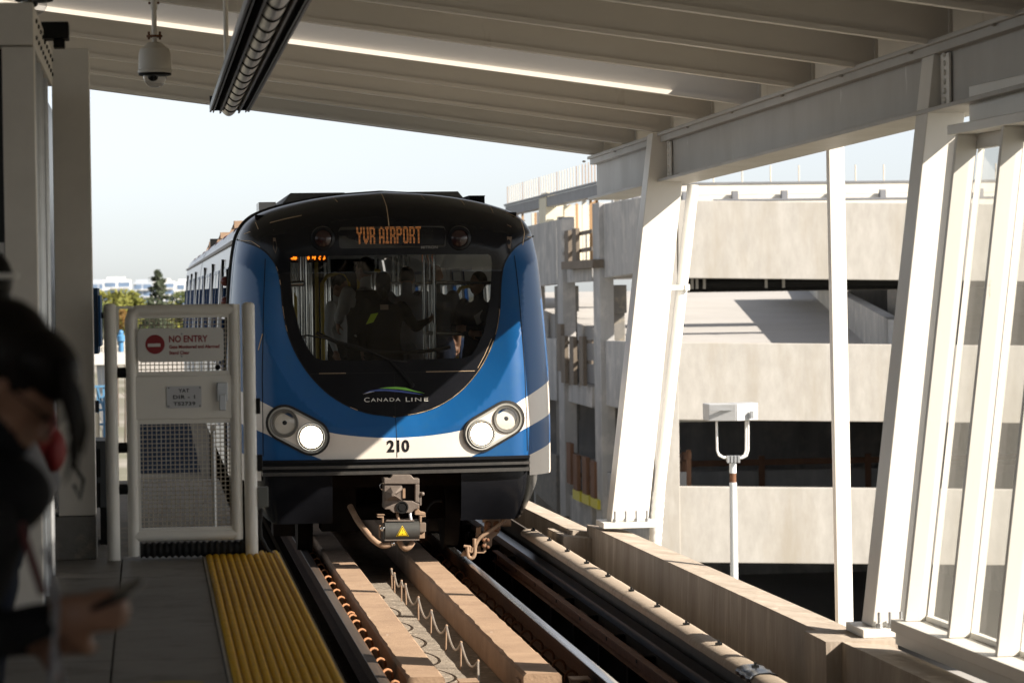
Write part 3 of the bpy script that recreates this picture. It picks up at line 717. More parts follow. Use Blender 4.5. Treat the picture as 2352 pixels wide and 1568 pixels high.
# rail seats (concrete pads)
s = mb(mat("shaded_seat_concrete", (.018, .015, .012), 1.0, spec=0, col2=(.010, .008, .007), scale=6, amount=1)); s.box(1.36, 1.645, 4, 110, -.262, -.176); s.box(2.84, 3.10, 4, 110, -.262, -.176)  # seat colour blackened to paint in the shade around the rails
tag(s.build("rail_seat", loc=(2.2, 20, -.26)), "low dark concrete seats running under both rails", "rail seat")
def chip(x0, x1, nm, label):
    s = mb(PLINTH); n = 150; ya, yb = 19.75, 70
    vs = []; fs = []; yv = ya; rnd = random.Random(int(x0*100))
    for i in range(n+1):
        yv = ya+(yb-ya)*(i/n)**1.7
        c_ = lambda: rnd.uniform(0, .014)
        a, b = x0+c_(), x1-c_()
        vs += [(x0-.01, yv, -.268), (x0-.006, yv, -.022), (a+.006, yv, -.002), (b-.006, yv, -.002), (x1+.006, yv, -.022), (x1+.01, yv, -.268)]
    for i in range(n):
        for j in range(5): fs.append((i*6+j, i*6+j+1, (i+1)*6+j+1, (i+1)*6+j))
    fs.append((0, 1, 2, 3, 4, 5)); fs.append(tuple(n*6+j for j in range(6)))
    s.add(vs, fs)
    tag(s.build("track_plinth", loc=((x0+x1)/2, 24, -.1)), label, "plinth", "concrete plinths between the rails")
chip(1.675, 1.915, "", "long brown concrete plinth between the platform side rail and the wire stakes")
chip(2.455, 2.70, "", "long brown concrete plinth between the wire stakes and the outer rail")
# detection wire on stakes
stakes = [((887, 588), (890, 712)), ((905, 615), (907, 737)), ((950, 662), (950, 790)), ((975, 683), (980, 815)), ((1055, 765), (1057, 910)), ((1137, 848), (1135, 995)),
          ((1232, 943), (1228, 1100)), ((1323, 1047), (1322, 1213)), ((1430, 1163), (1430, 1310))]
tops = []
first = None
for k, (tp, bt) in enumerate(stakes):
    B = W(574.2+.3662*bt[0], 1091+.3662*bt[1], Z=-.205); T_ = W(574.2+.3662*tp[0], 1091+.3662*tp[1], Y=B.y)
    s = mb(RUSTL, True); s.cyl((B.x, B.y, B.z), (T_.x, B.y, T_.z), .0065, 8); s.ball((T_.x, B.y, T_.z), .012, 8, 6)
    lab = "thin rusty stake holding the sagging wire, " + ("the farthest, by the coupler", "second from the coupler", "third from the coupler", "fourth from the coupler", "fifth from the coupler", "fourth from the bottom edge", "third from the bottom edge", "second from the bottom edge", "nearest the bottom edge")[k]
    tag(s.build("wire_stake", loc=B), lab, "stake", "stakes between the plinths"); tops.append(T_)
s = mb(mat("wire_grey", (.34, .29, .24), .5, .4), True); pts = []
tops2 = tops+[W(1100, 1600, Y=tops[-1].y-1.5)]
for i in range(len(tops2)-1):
    a, b = tops2[i], tops2[i+1]; L_ = (b-a).length
    for j in range(8): u = j/8; q = a.lerp(b, u); q.z -= .11*min(1, L_)*4*u*(1-u); pts.append(q)
s.tube(pts, .008, 7); tag(s.build("sagging_wire", loc=tops[4]), "grey wire sagging from stake to stake between the plinths", "wire")
# small track boxes at the bottom edge
jb0 = [(957, 1563), (1075, 1560), (1211, 1557), (1332, 1555)]
names = ["touching the platform side plinth", "between the two plinths", "at the end of the outer plinth", "beside the polished rail"]
for k, q in enumerate(jb0):
    P_ = W(q[0], q[1], Z=-.06); wd_ = .062
    t_ = thing("track_box", "small dusty steel box at the bottom edge, "+names[k], "junction box", (P_.x, P_.y, -.26), "track side boxes")
    s = mb(RUSTL); s.box(P_.x-wd_, P_.x+wd_, P_.y-.06, P_.y+.1, -.262, -.075); s.build("box_body", parent=t_, bevel=.004)
    s = mb(RUSTL); s.box(P_.x-wd_-.006, P_.x+wd_+.006, P_.y-.066, P_.y+.106, -.074, -.062); s.build("box_lid", parent=t_, bevel=.003)
s = mb(mat("flex_conduit", (.20, .15, .11), .7), True); P_ = W(1260, 1566, Z=-.18)
n = 60; s.tube([(1.7+1.25*i/n, 19.72, -.2+.01*sin(i*.4)) for i in range(n+1)], [.02+.004*(i % 2) for i in range(n+1)], 10)
tag(s.build("flexible_conduit", loc=(2.2, 19.7, -.2)), "brown corrugated conduit linking the track boxes at the bottom edge", "conduit")
# power rail, its cover board and brackets
pw = thing("power_rail", "dark power rail with side beam and brackets beside the polished rail", "power rail", (3.55, 24, -.26))
s = mb(mat("power_rail_metal", (.16, .18, .22), .3, .9, col2=(.09, .095, .11), scale=6, amount=1, stretch=(6, .3, 1)), False); s.box(3.50, 3.60, 8, 110, .035, .055); s.box(3.54, 3.56, 8, 110, -.04, .034); s.build("conductor", parent=pw)
s = mb(RUST); s.box(3.405, 3.418, 8, 29.5, -.14, -.03); s.box(3.36, 3.404, 8, 29.5, -.14, -.13); s.box(3.36, 3.404, 8, 29.5, -.04, -.03); s.build("side_beam", parent=pw)
s = mb(BLACKM)
yy = 9.0
while yy < 60: s.box(3.45, 3.70, yy, yy+.08, -.9, -.145); s.box(3.66, 3.70, yy, yy+.06, -.144, .16); s.box(3.40, 3.404+.02, yy-.7, yy-.66, -.10, -.06); yy += 1.4
s.build_each("bracket", parent=pw)
cv = thing("cover_board", "long tan rounded cover board with dark bolts above the power rail", "cover board", (3.62, 24, .25))
s = mb(TAN, True)
def cprof(x, z): return [(x-.085, z-.06), (x-.09, z-.035), (x-.075, z-.012), (x-.04, z), (x+.02, z+.003), (x+.06, z-.008), (x+.08, z-.03), (x+.08, z-.06), (x+.07, z-.06), (x+.06, z-.035), (x, z-.02), (x-.06, z-.03), (x-.075, z-.06)]
yb = 28.55; rnd = random.Random(3)
while yb > 8.5:
    ya = max(yb-2.35, 8.3); n = 9; vs = []; fs = []
    for i in range(n+1):
        yq = yb+(ya-yb)*i/n; dz = rnd.uniform(-.002, .002)
        vs += [(a, yq, b+dz) for a, b in cprof(3.62, .25)]
    k = 13
    for i in range(n):
        for j in range(k): fs.append((i*k+j, i*k+(j+1) % k, (i+1)*k+(j+1) % k, (i+1)*k+j))
    fs += [tuple(range(k)), tuple(n*k+j for j in range(k))]
    s.add(vs, fs); yb = ya-.006
s.build("board", parent=cv, sharp=50)
s = mb(mat("back_board", (.10, .085, .07), .85, col2=(.06, .05, .045), scale=5, amount=1)); s.box(3.655, 3.675, 8.3, 60, -.2, .205); s.build("back_board", parent=cv)
s = mb(BLACKM)
yy = 28.3
while yy > 9: s.box(3.60, 3.64, yy-.02, yy+.02, .255, .268); s.box(3.612, 3.628, yy-.008, yy+.008, .269, .285); yy -= 1.17
s.build_each("bolt", parent=cv)
s = mb(mat("shadow_strip_black", (.02, .02, .025), .25, col2=(.05, .05, .055), scale=8, amount=1), True)  # dark strip painted where the column shadow falls on the board
for y0_, y1_ in ((17.45, 17.9), ):
    n = 8; vs = []; fs = []
    pf = [(a*1.0+(a-3.62)*.06, b+.006) for a, b in cprof(3.62, .25)[:8]]
    for i in range(n+1): vs += [(a+.004*sin(i*2.1), y0_+(y1_-y0_)*i/n, b+.003*cos(i*1.7)) for a, b in pf]
    for i in range(n):
        for j in range(7): fs.append((i*8+j, i*8+j+1, (i+1)*8+j+1, (i+1)*8+j))
    s.add(vs, fs)
s.build("shadow_strip", parent=cv)

# unseen hall walls, added to cut the sky light under the canopy
sw = mb(mat("shade_wall_grey", (.58, .55, .51), .7, col2=(.48, .46, .43), scale=1.5, amount=1)); sw.box(-9.0, -8.8, -12, 11, -8, 6.6); sw.box(-9.0, -8.8, 11, 26, -8, 2.6); sw.box(5.9, 6.1, -12, 6.0, -8, 4.4)
tag(sw.build("shade_wall", loc=(-8.9, 0, 0)), "unseen grey wall added to block sky light along the station hall", "wall")
# ================================================================== TRAIN
Y0 = 27.62
HALF = [(1.53, .82), (1.53, 1.8), (1.505, 2.3), (1.465, 2.8), (1.425, 3.05), (1.39, 3.15), (1.325, 3.245), (1.21, 3.325), (.9, 3.415), (.5, 3.485), (0, 3.515)]
def smooth_poly(P, it=2):
    for _ in range(it):
        Q = [P[0]]
        for a, b in zip(P[:-1], P[1:]):
            Q += [(a[0]*.75+b[0]*.25, a[1]*.75+b[1]*.25), (a[0]*.25+b[0]*.75, a[1]*.25+b[1]*.75)]
        Q.append(P[-1]); P = Q
    return P
HALFS = HALF[:1]+smooth_poly(HALF[1:], 2)
MASKH = smooth_poly([(0, 1.389), (.32, 1.434), (.585, 1.576), (.768, 1.759), (.89, 1.942), (.984, 2.166), (1.024, 2.41), (1.033, 2.613), (1.065, 2.796), (1.126, 2.897), (1.215, 2.985), (1.425, 3.07)], 2)
def mirror(P): return [(-x, z) for x, z in P]
OUT = HALFS+mirror(HALFS)[::-1][1:]                 # right bottom -> top -> left bottom
MASKL = mirror(MASKH)[::-1]+MASKH[1:]               # left -> bottom -> right
_segs_o = np.array([OUT[i]+OUT[i+1] for i in range(len(OUT)-1)] + [(1.53, -3, 1.53, .82), (-1.53, .82, -1.53, -3)])
_segs_m = np.array([MASKL[i]+MASKL[i+1] for i in range(len(MASKL)-1)])
def dist(segs, x, z):
    ax, az, bx, bz = segs.T; dx, dz = bx-ax, bz-az
    t = np.clip(((x-ax)*dx+(z-az)*dz)/(dx*dx+dz*dz+1e-12), 0, 1)
    return float(np.sqrt(((ax+t*dx-x)**2+(az+t*dz-z)**2).min()))
def inpoly(P, x, z):
    c = False; j = len(P)-1
    for i in range(len(P)):
        xi, zi = P[i]; xj, zj = P[j]
        if (zi > z) != (zj > z) and x < (xj-xi)*(z-zi)/(zj-zi)+xi: c = not c
        j = i
    return c
MASKPOLY = MASKL+[(1.6, 3.2), (1.6, 3.8), (-1.6, 3.8), (-1.6, 3.2)]
RD, DD = .46, .62
def yf(x, z):
    """front surface of the cab, x and z in metres from the track centre line"""
    d = dist(_segs_o, x, z)
    e = DD*(1-sqrt(max(0, 1-max(0, 1-d/RD)**2))) if d < RD else 0
    rake = .15*max(0, z-1.3)+.10*max(0, z-2.75)**1.5*2
    m_ = dist(_segs_m, x, z)
    f = min(1, max(0, (3.1-z)/.35))
    rec = .115*f*(1 if inpoly(MASKPOLY, x, z) else max(0, 1-m_/.21))
    return Y0+.11*(x/1.5)**2+e+rake+rec
def S(px, py, off=0.0):
    y = Y0+.2
    for _ in range(14):
        p = W(px, py, Y=y); y = .5*y+.5*yf(p.x-XC, p.z)
    p = W(px, py, Y=y); return (p.x-XC, p.z)
def T3(x, z, off=0.004): return (XC+x, yf(x, z)-off, z)
train = thing("metro_train", "blue white and black driverless metro train arriving at the platform", "train", (XC, 30, 0))

STU = smooth_poly([(0, 1.198), (.3, 1.210), (.626, 1.255), (.85, 1.340), (1.053, 1.452), (1.3, 1.585), (1.56, 1.715)], 2)
STL = [(.62, .98), (.667, 1.0), (.83, 1.068), (1.0, 1.145), (1.195, 1.25), (1.4, 1.335), (1.56, 1.40)]
WCO = [(1.255, .8), (1.255, 1.01), (1.56, 1.12)]
STRIPE = STU+[(1.7, 1.5), (1.56, 1.40)]+STL[::-1]+[(0.6, .7), (0, .7)]
STRIPE = STRIPE+[(-x, z) for x, z in STRIPE[::-1]]
CORN = [(1.255, .7), (1.255, 1.01), (1.56, 1.12), (1.7, 1.12), (1.7, .7)]
def region(x, z):
    if abs(x) < 1.255 and z < 1.01: return 9
    if inpoly(MASKPOLY, x, z): return 2
    if inpoly(STRIPE, x, z): return 1
    if inpoly(CORN, abs(x), z): return 1
    if abs(x) < 1.255 and z < 1.01: return 9
    return 0
GLH = [(0, 1.915), (.66, 1.925), (.735, 1.95), (.79, 2.03), (.86, 2.165), (.925, 2.45), (.955, 2.80), (.945, 2.875), (.915, 2.895), (0, 2.90)]
GLASS = GLH[::-1]+[(-x, z) for x, z in GLH[1:-1]]
def tri(polys_lines, pts, closed_flags):
    vs = []; es = []
    for L_, cl in zip(polys_lines, closed_flags):
        b = len(vs)
        P = []
        for i in range(len(L_)-(0 if cl else 1)):
            a, c_ = L_[i], L_[(i+1) % len(L_)]
            k = max(1, int(hypot(c_[0]-a[0], c_[1]-a[1])/.03))
            for j in range(k): P.append((a[0]+(c_[0]-a[0])*j/k, a[1]+(c_[1]-a[1])*j/k))
        if not cl: P.append(L_[-1])
        vs += P
        n = len(P); es += [(b+i, b+(i+1) % n) for i in range(n if cl else n-1)]
    vs += pts
    r = delaunay_2d_cdt([Vector(p) for p in vs], es, [], 0, 1e-4)
    return r[0], r[2]
OUTC = OUT
grid = []
h = .028
z = .84
row = 0
while z < 3.5:
    x = -1.5+(h/2 if row % 2 else 0)
    while x < 1.5:
        if inpoly(OUTC, x, z) and dist(_segs_o, x, z) > .055: grid.append((x, z))
        x += h
    z += h*.9; row += 1
_rimS = []
for i in range(len(OUT)-1):
    a, b = OUT[i], OUT[i+1]; L_ = hypot(b[0]-a[0], b[1]-a[1]); k = max(1, int(L_/.03)); nx, nz = -(b[1]-a[1])/L_, (b[0]-a[0])/L_
    _rimS += [(a[0]+(b[0]-a[0])*(j+.0)/k, a[1]+(b[1]-a[1])*(j+.0)/k, nx, nz) for j in range(k)]
for dd in (.0015, .005, .011, .020, .032, .046):      # rings close to the rim for a round edge
    for x, z, nx, nz in _rimS:
        q = (x+nx*dd, z+nz*dd)
        if q[1] > .825 and inpoly(OUT, *q): grid.append(q)
vs, fs = tri([OUTC, MASKL, STU, mirror(STU), STL, mirror(STL), WCO, mirror(WCO), [(-1.255, 1.01), (1.255, 1.01)], GLASS], grid,
             [True, False, False, False, False, False, False, False, False, True])
def normal(x, z):
    e = .004
    gx_ = (yf(x+e, z)-yf(x-e, z))/(2*e); gz_ = (yf(x, z+e)-yf(x, z-e))/(2*e)
    return Vector((gx_, -1, gz_)).normalized()
yc = [yf(p[0], p[1]) for p in vs]
groups = {"cab_shell": [], "windscreen_surround": [], "windscreen": []}
for f in fs:
    cx = sum(vs[i][0] for i in f)/len(f); cz = sum(vs[i][1] for i in f)/len(f)
    if not inpoly(OUTC, cx, cz): continue
    if inpoly(GLASS, cx, cz): groups["windscreen"].append((f, 0)); continue
    r = region(cx, cz)
    if r == 9: continue
    if r == 2: groups["windscreen_surround"].append((f, 0))
    else: groups["cab_shell"].append((f, r))
def build_patch(name, faces, mats, off=0.0, parent=None):
    idx = {}; V = []; Fc = []; mi = []
    for f, r in faces:
        q = []
        for i in f:
            if i not in idx: idx[i] = len(V); V.append(Vector((XC+vs[i][0], yc[i]-off, vs[i][1])))
            q.append(idx[i])
        Fc.append(q); mi.append(r)
    me = bpy.data.meshes.new(name); org = ORG[train.name]
    me.from_pydata([p-org for p in V], [], Fc)
    for m_ in mats: me.materials.append(m_)
    bm = bmesh.new(); bm.from_mesh(me); bm.normal_update()
    if sum(f.normal.y for f in bm.faces) > 0: bmesh.ops.reverse_faces(bm, faces=bm.faces)
    bm.to_mesh(me); bm.free()
    me.polygons.foreach_set("material_index", mi); me.polygons.foreach_set("use_smooth", [True]*len(Fc))
    o = bpy.data.objects.new(name, me); COL.objects.link(o); o.parent = parent or train; ORG[o.name] = org
    nn = [None]*len(V)
    for i, k in idx.items(): nn[k] = normal(vs[i][0], min(vs[i][1], 3.51))
    me.normals_split_custom_set_from_vertices([tuple(q) for q in nn])
    return o
build_patch("cab_shell", groups["cab_shell"], [BLUE, WHITEP])
SUR = build_patch("windscreen_surround", groups["windscreen_surround"], [BLACKP])
scr = build_patch("windscreen", groups["windscreen"], [SCREEN])
# strip that joins the rounded front to the straight body
YB0 = 29.15
s = MB()
rim = []
for i in range(len(OUT)-1):
    for u in np.linspace(0, 1, 4, endpoint=False): rim.append((OUT[i][0]*(1-u)+OUT[i+1][0]*u, OUT[i][1]*(1-u)+OUT[i+1][1]*u))
rim.append(OUT[-1])
for i in range(len(rim)-1):
    (xa, za), (xb, zb) = rim[i], rim[i+1]
    zc = (za+zb)/2; xm = abs(xa+xb)/2
    mcol = BLACKP if zc > 3.07 else (WHITEP if (1.40 < zc < 1.70 or zc < 1.115) else (NAVY if zc < 1.45 else BLUE))
    s.use(mcol, True)
    s.add([(XC+xa, yf(xa, za), za), (XC+xb, yf(xb, zb), zb), (XC+xb, YB0, zb), (XC+xa, YB0, za)], [(0, 1, 2, 3)])
s.build("cab_side", parent=train, sharp=60)
s = mb(RUBBER, True); s.tube([(XC+x*1.003, YB0+.004, z+(.004 if z > 3 else 0)) for x, z in rim], .024, 8); s.build("body_gasket", parent=train)
# seals and panel gaps of the cab
s = mb(BLACKM)
def ribbon(M, P, w_, off, closed=False, fn=T3):
    n = len(P); vs_ = []
    for i in range(n):
        a = P[(i-1) % n] if (closed or i > 0) else P[i]; b = P[(i+1) % n] if (closed or i < n-1) else P[i]
        dx, dz = b[0]-a[0], b[1]-a[1]; L_ = hypot(dx, dz) or 1; nx, nz = -dz/L_*w_/2, dx/L_*w_/2
        vs_ += [fn(P[i][0]+nx, P[i][1]+nz, off), fn(P[i][0]-nx, P[i][1]-nz, off)]
    M.add(vs_, [(2*i, 2*i+1, (2*((i+1) % n))+1, 2*((i+1) % n)) for i in range(n if closed else n-1)])
def dens(P, st=.03):
    Q = []
    for a, b in zip(P[:-1], P[1:]):
        k = max(1, int(hypot(b[0]-a[0], b[1]-a[1])/st)); Q += [(a[0]+(b[0]-a[0])*j/k, a[1]+(b[1]-a[1])*j/k) for j in range(k)]
    return Q+[P[-1]]
ribbon(s, MASKL, .012, .003)
for sx in (-1, 1): ribbon(s, dens([(sx*1.235, 1.05), (sx*1.23, 1.8), (sx*1.20, 2.5), (sx*1.175, 2.88)]), .007, .003)
ribbon(s, dens([(0, 1.02), (0, 1.385)]), .005, .003)
ribbon(s, dens([(0, 1.40), (0, 1.79)]), .005, .003)
ribbon(s, dens([(-.78, 1.80), (.78, 1.80)]), .006, .003)
s.build("panel_seam", parent=train)
s = mb(mat("worn_edge", (.50, .36, .22), .6))
rnd = random.Random(11)
def scr_line(P, w_): ribbon(s, dens(P, .02), w_, .0045)
for i in range(3, len(MASKL)-3):
    low = MASKL[i][0] > .1 and MASKL[i][1] < 2.35
    if rnd.random() < (.92 if low else .10): scr_line([MASKL[i], MASKL[i+1]], rnd.uniform(.002, .0045))
scr_line([(-.7, 1.803), (-.45, 1.803)], .004); scr_line([(.3, 1.803), (.76, 1.803)], .004)
scr_line([(.79, 1.83), (.86, 1.95), (.93, 2.1)], .004)
for P, w_ in (([(-.04, 3.49), (-.02, 3.36), (-.015, 3.17)], .007), ([(-.5, 3.46), (-.47, 3.41)], .006), ([(.33, 3.49), (.36, 3.43)], .006), ([(.72, 3.43), (.74, 3.37)], .005), ([(1.0, 3.36), (1.01, 3.29)], .005),
              ([(-1.12, 3.22), (-.95, 3.26), (-.82, 3.285)], .006), ([(-1.25, 3.23), (-1.23, 3.16)], .006), ([(1.15, 3.30), (1.28, 3.235), (1.35, 3.22)], .006), ([(1.29, 3.22), (1.30, 3.1), (1.27, 2.98)], .008),
              ([(-1.22, 2.18), (-1.26, 2.03)], .008), ([(1.33, 3.06), (1.39, 3.055)], .007), ([(-1.40, 3.06), (-1.30, 3.05), (-1.22, 2.99)], .005), ([(-1.36, 3.12), (-1.30, 3.14)], .006)): scr_line(P, w_)
s.build("worn_paint", parent=train)
s = mb(mat("torn_film", (.17, .11, .07), .7, col2=(.06, .045, .035), scale=30, amount=1))
for P in ([(-1.09, 3.16), (-1.075, 3.06), (-1.065, 2.98), (-1.08, 2.92), (-1.10, 2.98), (-1.10, 3.06)], [(1.125, 3.18), (1.165, 3.16), (1.155, 3.05), (1.135, 2.94), (1.115, 2.95), (1.105, 3.05)]):
    s.add([T3(x, z, .005) for x, z in P], [tuple(range(len(P)))])
s.build("torn_film", parent=train)
# black frit border inside the windscreen is the surround itself; wiper
s = mb(BLACKM, True)
def pxs(P, off): return [T3(*S(*q), off) for q in P]
s.tube(pxs([(946, 886), (936, 872), (912, 845), (893, 826)], .03), [.012, .012, .010, .008], 8); s.tube(pxs([(946, 878), (925, 852), (893, 826)], .022), .006, 6)
s.ball(T3(*S(946, 884), .02), .024, 10, 6)
s.build("wiper_arm", parent=train)
s = mb(RUBBER, True); s.tube(pxs([(700, 769), (760, 779), (830, 798), (893, 826), (935, 831)], .02), .009, 6); s.build("wiper_blade", parent=train)
s = mb(RUBBER, True); s.tube([Vector(q)+Vector((0, .25, 0)) for q in pxs([(730, 765), (780, 788), (840, 806), (905, 811), (980, 808), (1040, 798)], 0)], .018, 8); s.build("dashboard_edge", parent=train)
# emblem and lettering
s = MB(); s.use(GREENP)
E1 = [(870, 891.5), (890, 889), (910, 888), (932, 890), (950, 896), (976, 903), (960, 900.5), (940, 897), (915, 893.5), (890, 892)]
s.add(pxs(E1, .005), [tuple(range(len(E1)))]); s.use(BLUEP)
E2 = [(835, 903), (850, 897), (870, 893.5), (895, 894), (925, 897), (955, 902), (972, 906.5), (945, 903.5), (915, 900), (885, 897.5), (860, 898)]
s.add(pxs(E2, .006), [tuple(range(len(E2)))]); s.use(INKW)
E3 = [(832, 905.5), (848, 900), (862, 898.4), (850, 901)]
s.add(pxs(E3, .0065), [tuple(range(len(E3)))])
s.build("emblem", parent=SUR, recalc=False)
s = mb(INKW)
def on_front(px0, px1, pb, pt):
    a, b = S(px0, pb), S(px1, pt); return a[0], b[0], a[1], b[1]
fn = lambda u, v: T3(u, v, .004)
for txt, a, b, c_, d_ in (("C", 836.5, 848.5, 923, 912.5), ("ANADA", 852, 919.5, 922, 913), ("L", 932, 941.5, 922, 911.8), ("INE", 945, 983, 921.5, 912.3)):
    text_on(s, txt, fn, *on_front(a, b, c_, d_), bold=.0, space=1.25)
s.build("line_name", parent=SUR, recalc=False)
s = mb(INKK); text_on(s, "210", fn, *on_front(889, 940, 1038.5, 1009), bold=.035); s.build("car_number", parent=train, recalc=False)
# destination display
DG = {'Y': ["110011", "110011", "110011", "110011", "111111", "011110", "001100", "001100", "001100", "001100", "001100", "001100", "001100"],
      'V': ["110011"]*9+["111111", "011110", "011110", "001100"],
      'R': ["111110", "111111", "110011", "110011", "110011", "110011", "111110", "111110", "110011", "110011", "110011", "110011", "110011"],
      'A': ["001100", "011110", "110011", "110011", "110011", "110011", "110011", "111111", "111111", "110011", "110011", "110011", "110011"],
      'I': ["1111", "1111", "0110", "0110", "0110", "0110", "0110", "0110", "0110", "0110", "0110", "1111", "1111"],
      'P': ["111110", "111111", "110011", "110011", "110011", "111111", "111110", "110000", "110000", "110000", "110000", "110000", "110000"],
      'O': ["011110", "111111"]+["110011"]*9+["111111", "011110"],
      'T': ["111111", "111111"]+["001100"]*11, ' ': ["00"]*13}
panel = mb(mat("display_panel", (.018, .018, .016), .3)); a = S(779, 571); b = S(1022, 519)
PP = rrect(a[0], b[0], a[1], b[1], .03); PPc = dens(PP+[PP[0]], .05)[:-1]
panel.add([T3(x, z, .006) for x, z in PPc], [tuple(range(len(PPc)))])
disp = panel.build("destination_display", parent=train)
s = MB(); cols = []
for ch in "YVR AIRPORT":
    g_ = DG[ch]
    for c_ in range(len(g_[0])): cols.append([g_[r][c_] == '1' for r in range(13)])
    cols.append([False]*13)
cols = cols[:-1]; x0, z1 = S(818, 521.5); x1, z0 = S(968, 559)
pw_ = (x1-x0)/len(cols); ph_ = (z1-z0)/13
def dot(cx, cz, m_, k):
    s.use(m_); s.add([T3(cx-k*pw_, cz-k*ph_, .0085), T3(cx+k*pw_, cz-k*ph_, .0085), T3(cx+k*pw_, cz+k*ph_, .0085), T3(cx-k*pw_, cz+k*ph_, .0085)], [(0, 1, 2, 3)])
xo0, xo1 = S(797, 540)[0], S(997, 540)[0]
nL = int((x0-xo0)/pw_); nR = int((xo1-x1)/pw_)
for c_ in range(-nL, len(cols)+nR):
    for r in range(-1, 14):
        on = 0 <= c_ < len(cols) and 0 <= r < 13 and cols[c_][r]
        dot(x0+pw_*(c_+.5), z1-ph_*(r+.5), LED if on else LEDOFF, .24 if on else .12)
s.build("display_lettering", parent=disp, recalc=False)
s = mb(mat("dim_mark", (.16, .16, .15), .5)); a = S(967, 558.9+11); b = S(1005, 566); text_on(s, "MITRON", lambda u, v: T3(u, v, .0085), a[0], b[0], a[1]-.006, b[1]+.006, .02); s.build("maker_mark", parent=disp, recalc=False)
# marker lights beside the display
DARKRED = mat("dark_red_lens", (.016, .004, .004), .2)
for q in ((742, 548), (1055, 547)):
    x, z = S(*q); y = yf(x, z)
    s = mb(BLACKP, True); s.lathe((XC+x, y+.03, z), [(.118, 0), (.118, -.03), (.108, -.045), (.085, -.05), (.082, -.035)], 28, 'y'); ml = s.build("marker_light", parent=train)
    s = mb(DARKRED, True); s.lathe((XC+x, y, z), [(.08, -.01), (.06, -.022), (.03, -.028), (.002, -.03)], 24, 'y'); s.build("marker_lens", parent=ml)
# headlamps
def capsule(c0, c1, r, n=14):
    a = atan2(c1[1]-c0[1], c1[0]-c0[0]); P = []
    for i in range(n+1): t = a-pi/2+pi*i/n; P.append((c1[0]+r*cos(t), c1[1]+r*sin(t)))
    for i in range(n+1): t = a+pi/2+pi*i/n; P.append((c0[0]+r*cos(t), c0[1]+r*sin(t)))
    return P
for sx in (-1, 1):
    lit = (sx*.792, 1.222); dim = (sx*1.036, 1.354)
    nrm = (normal(*lit)+normal(*dim)).normalized()
    # local plane frame of the housing
    cx, cz = (lit[0]+dim[0])/2, (lit[1]+dim[1])/2
    ylit = yf(*lit); ydim = yf(*dim)
    sl_ = (ydim-ylit)/(dim[0]-lit[0])
    def HP(x, z, off): return (XC+x, ylit+sl_*(x-lit[0])-.018-off, z)
    hl = None
    s = MB(); s.use(RUBBER, True)
    A = capsule(lit, dim, .172); B = capsule(lit, dim, .150); C_ = capsule(lit, dim, .146)
    n = len(A)
    s.add([HP(x, z, -.12) for x, z in A]+[HP(x, z, 0) for x, z in A]+[HP(x, z, .006) for x, z in B], [(i, (i+1) % n, n+(i+1) % n, n+i) for i in range(n)]+[(n+i, n+(i+1) % n, 2*n+(i+1) % n, 2*n+i) for i in range(n)])
    hl = s.build("headlight", parent=train, sharp=40)
    s = MB(); s.use(mat("lamp_housing_grey", (.40, .40, .37), .4, col2=(.34, .33, .30), scale=8, amount=1), True)
    D_ = capsule(lit, dim, .128)
    s.add([HP(x, z, .004) for x, z in B]+[HP(x, z, -.004) for x, z in D_], [(i, (i+1) % n, n+(i+1) % n, n+i) for i in range(n)]); s.smooth = False
    s.use(WHITEP)
    Cc = [[(c0[0]+.118*cos(2*pi*j/30), c0[1]+.118*sin(2*pi*j/30)) for j in range(30)] for c0 in (lit, dim)]
    pv, pf = tri([D_]+Cc, [], [True, True, True])
    keep = []
    for f in pf:
        gx2 = sum(pv[i][0] for i in f)/len(f); gz2 = sum(pv[i][1] for i in f)/len(f)
        if inpoly(D_, gx2, gz2) and not any(inpoly(c_, gx2, gz2) for c_ in Cc): keep.append(f)
    s.add([HP(p[0], p[1], -.004) for p in pv], keep)
    s.build("housing_plate", parent=hl)
    for (x, z), on in ((lit, True), (dim, False)):
        s = MB(); s.use(mat("lamp_ring", (.17, .165, .15), .4, .4), True)
        c = HP(x, z, 0); fr_ = Matrix.Rotation(atan2(sl_, 1), 3, 'Z')
        def L3(r, h_, t): q = fr_ @ Vector((r*cos(t), -h_, r*sin(t))); return (c[0]+q.x, c[1]+q.y, c[2]+q.z)
        def rings(M, prof, n_=32):
            vv = []; 
            for r, h_ in prof: vv += [L3(r, h_, 2*pi*j/n_) for j in range(n_)]
            M.add(vv, [(i*n_+j, i*n_+(j+1) % n_, (i+1)*n_+(j+1) % n_, (i+1)*n_+j) for i in range(len(prof)-1) for j in range(n_)])
        rings(s, [(.132, -.004), (.131, .010), (.126, .014), (.120, .006), (.104, .004)]); ring = s.build("lamp_ring", parent=hl, sharp=35)
        if on:
            s = mb(LAMPON, True); rings(s, [(.101, .006), (.07, .012), (.03, .015), (.001, .016)]); s.build("lamp_lens", parent=hl)
            s = mb(mat("lamp_amber", (.5, .3, .1), .3, emit=(1, .7, .3), estr=1.2)); rings(s, [(.105, .005), (.101, .0062)]); s.build("lamp_rim", parent=hl)
        else:
            s = mb(LAMPREF, True); s.smooth = False; rings(s, [(.103, .002), (.09, -.03), (.06, -.055), (.028, -.065), (.026, -.04)], 16); s.build_each("reflector", parent=hl)
            s = mb(INKK, True); rings(s, [(.026, -.05), (.024, -.02), (.012, -.012), (.001, -.012)]); s.build("bulb_shield", parent=hl)
            s = mb(GALV, True)
            rings(s, [(.029, -.045), (.030, -.025), (.026, -.022)])
            s.build("bulb_ring", parent=hl)
            s = mb(LENS, True); rings(s, [(.104, .004), (.07, .010), (.03, .013), (.001, .014)]); s.build("lamp_lens", parent=hl)
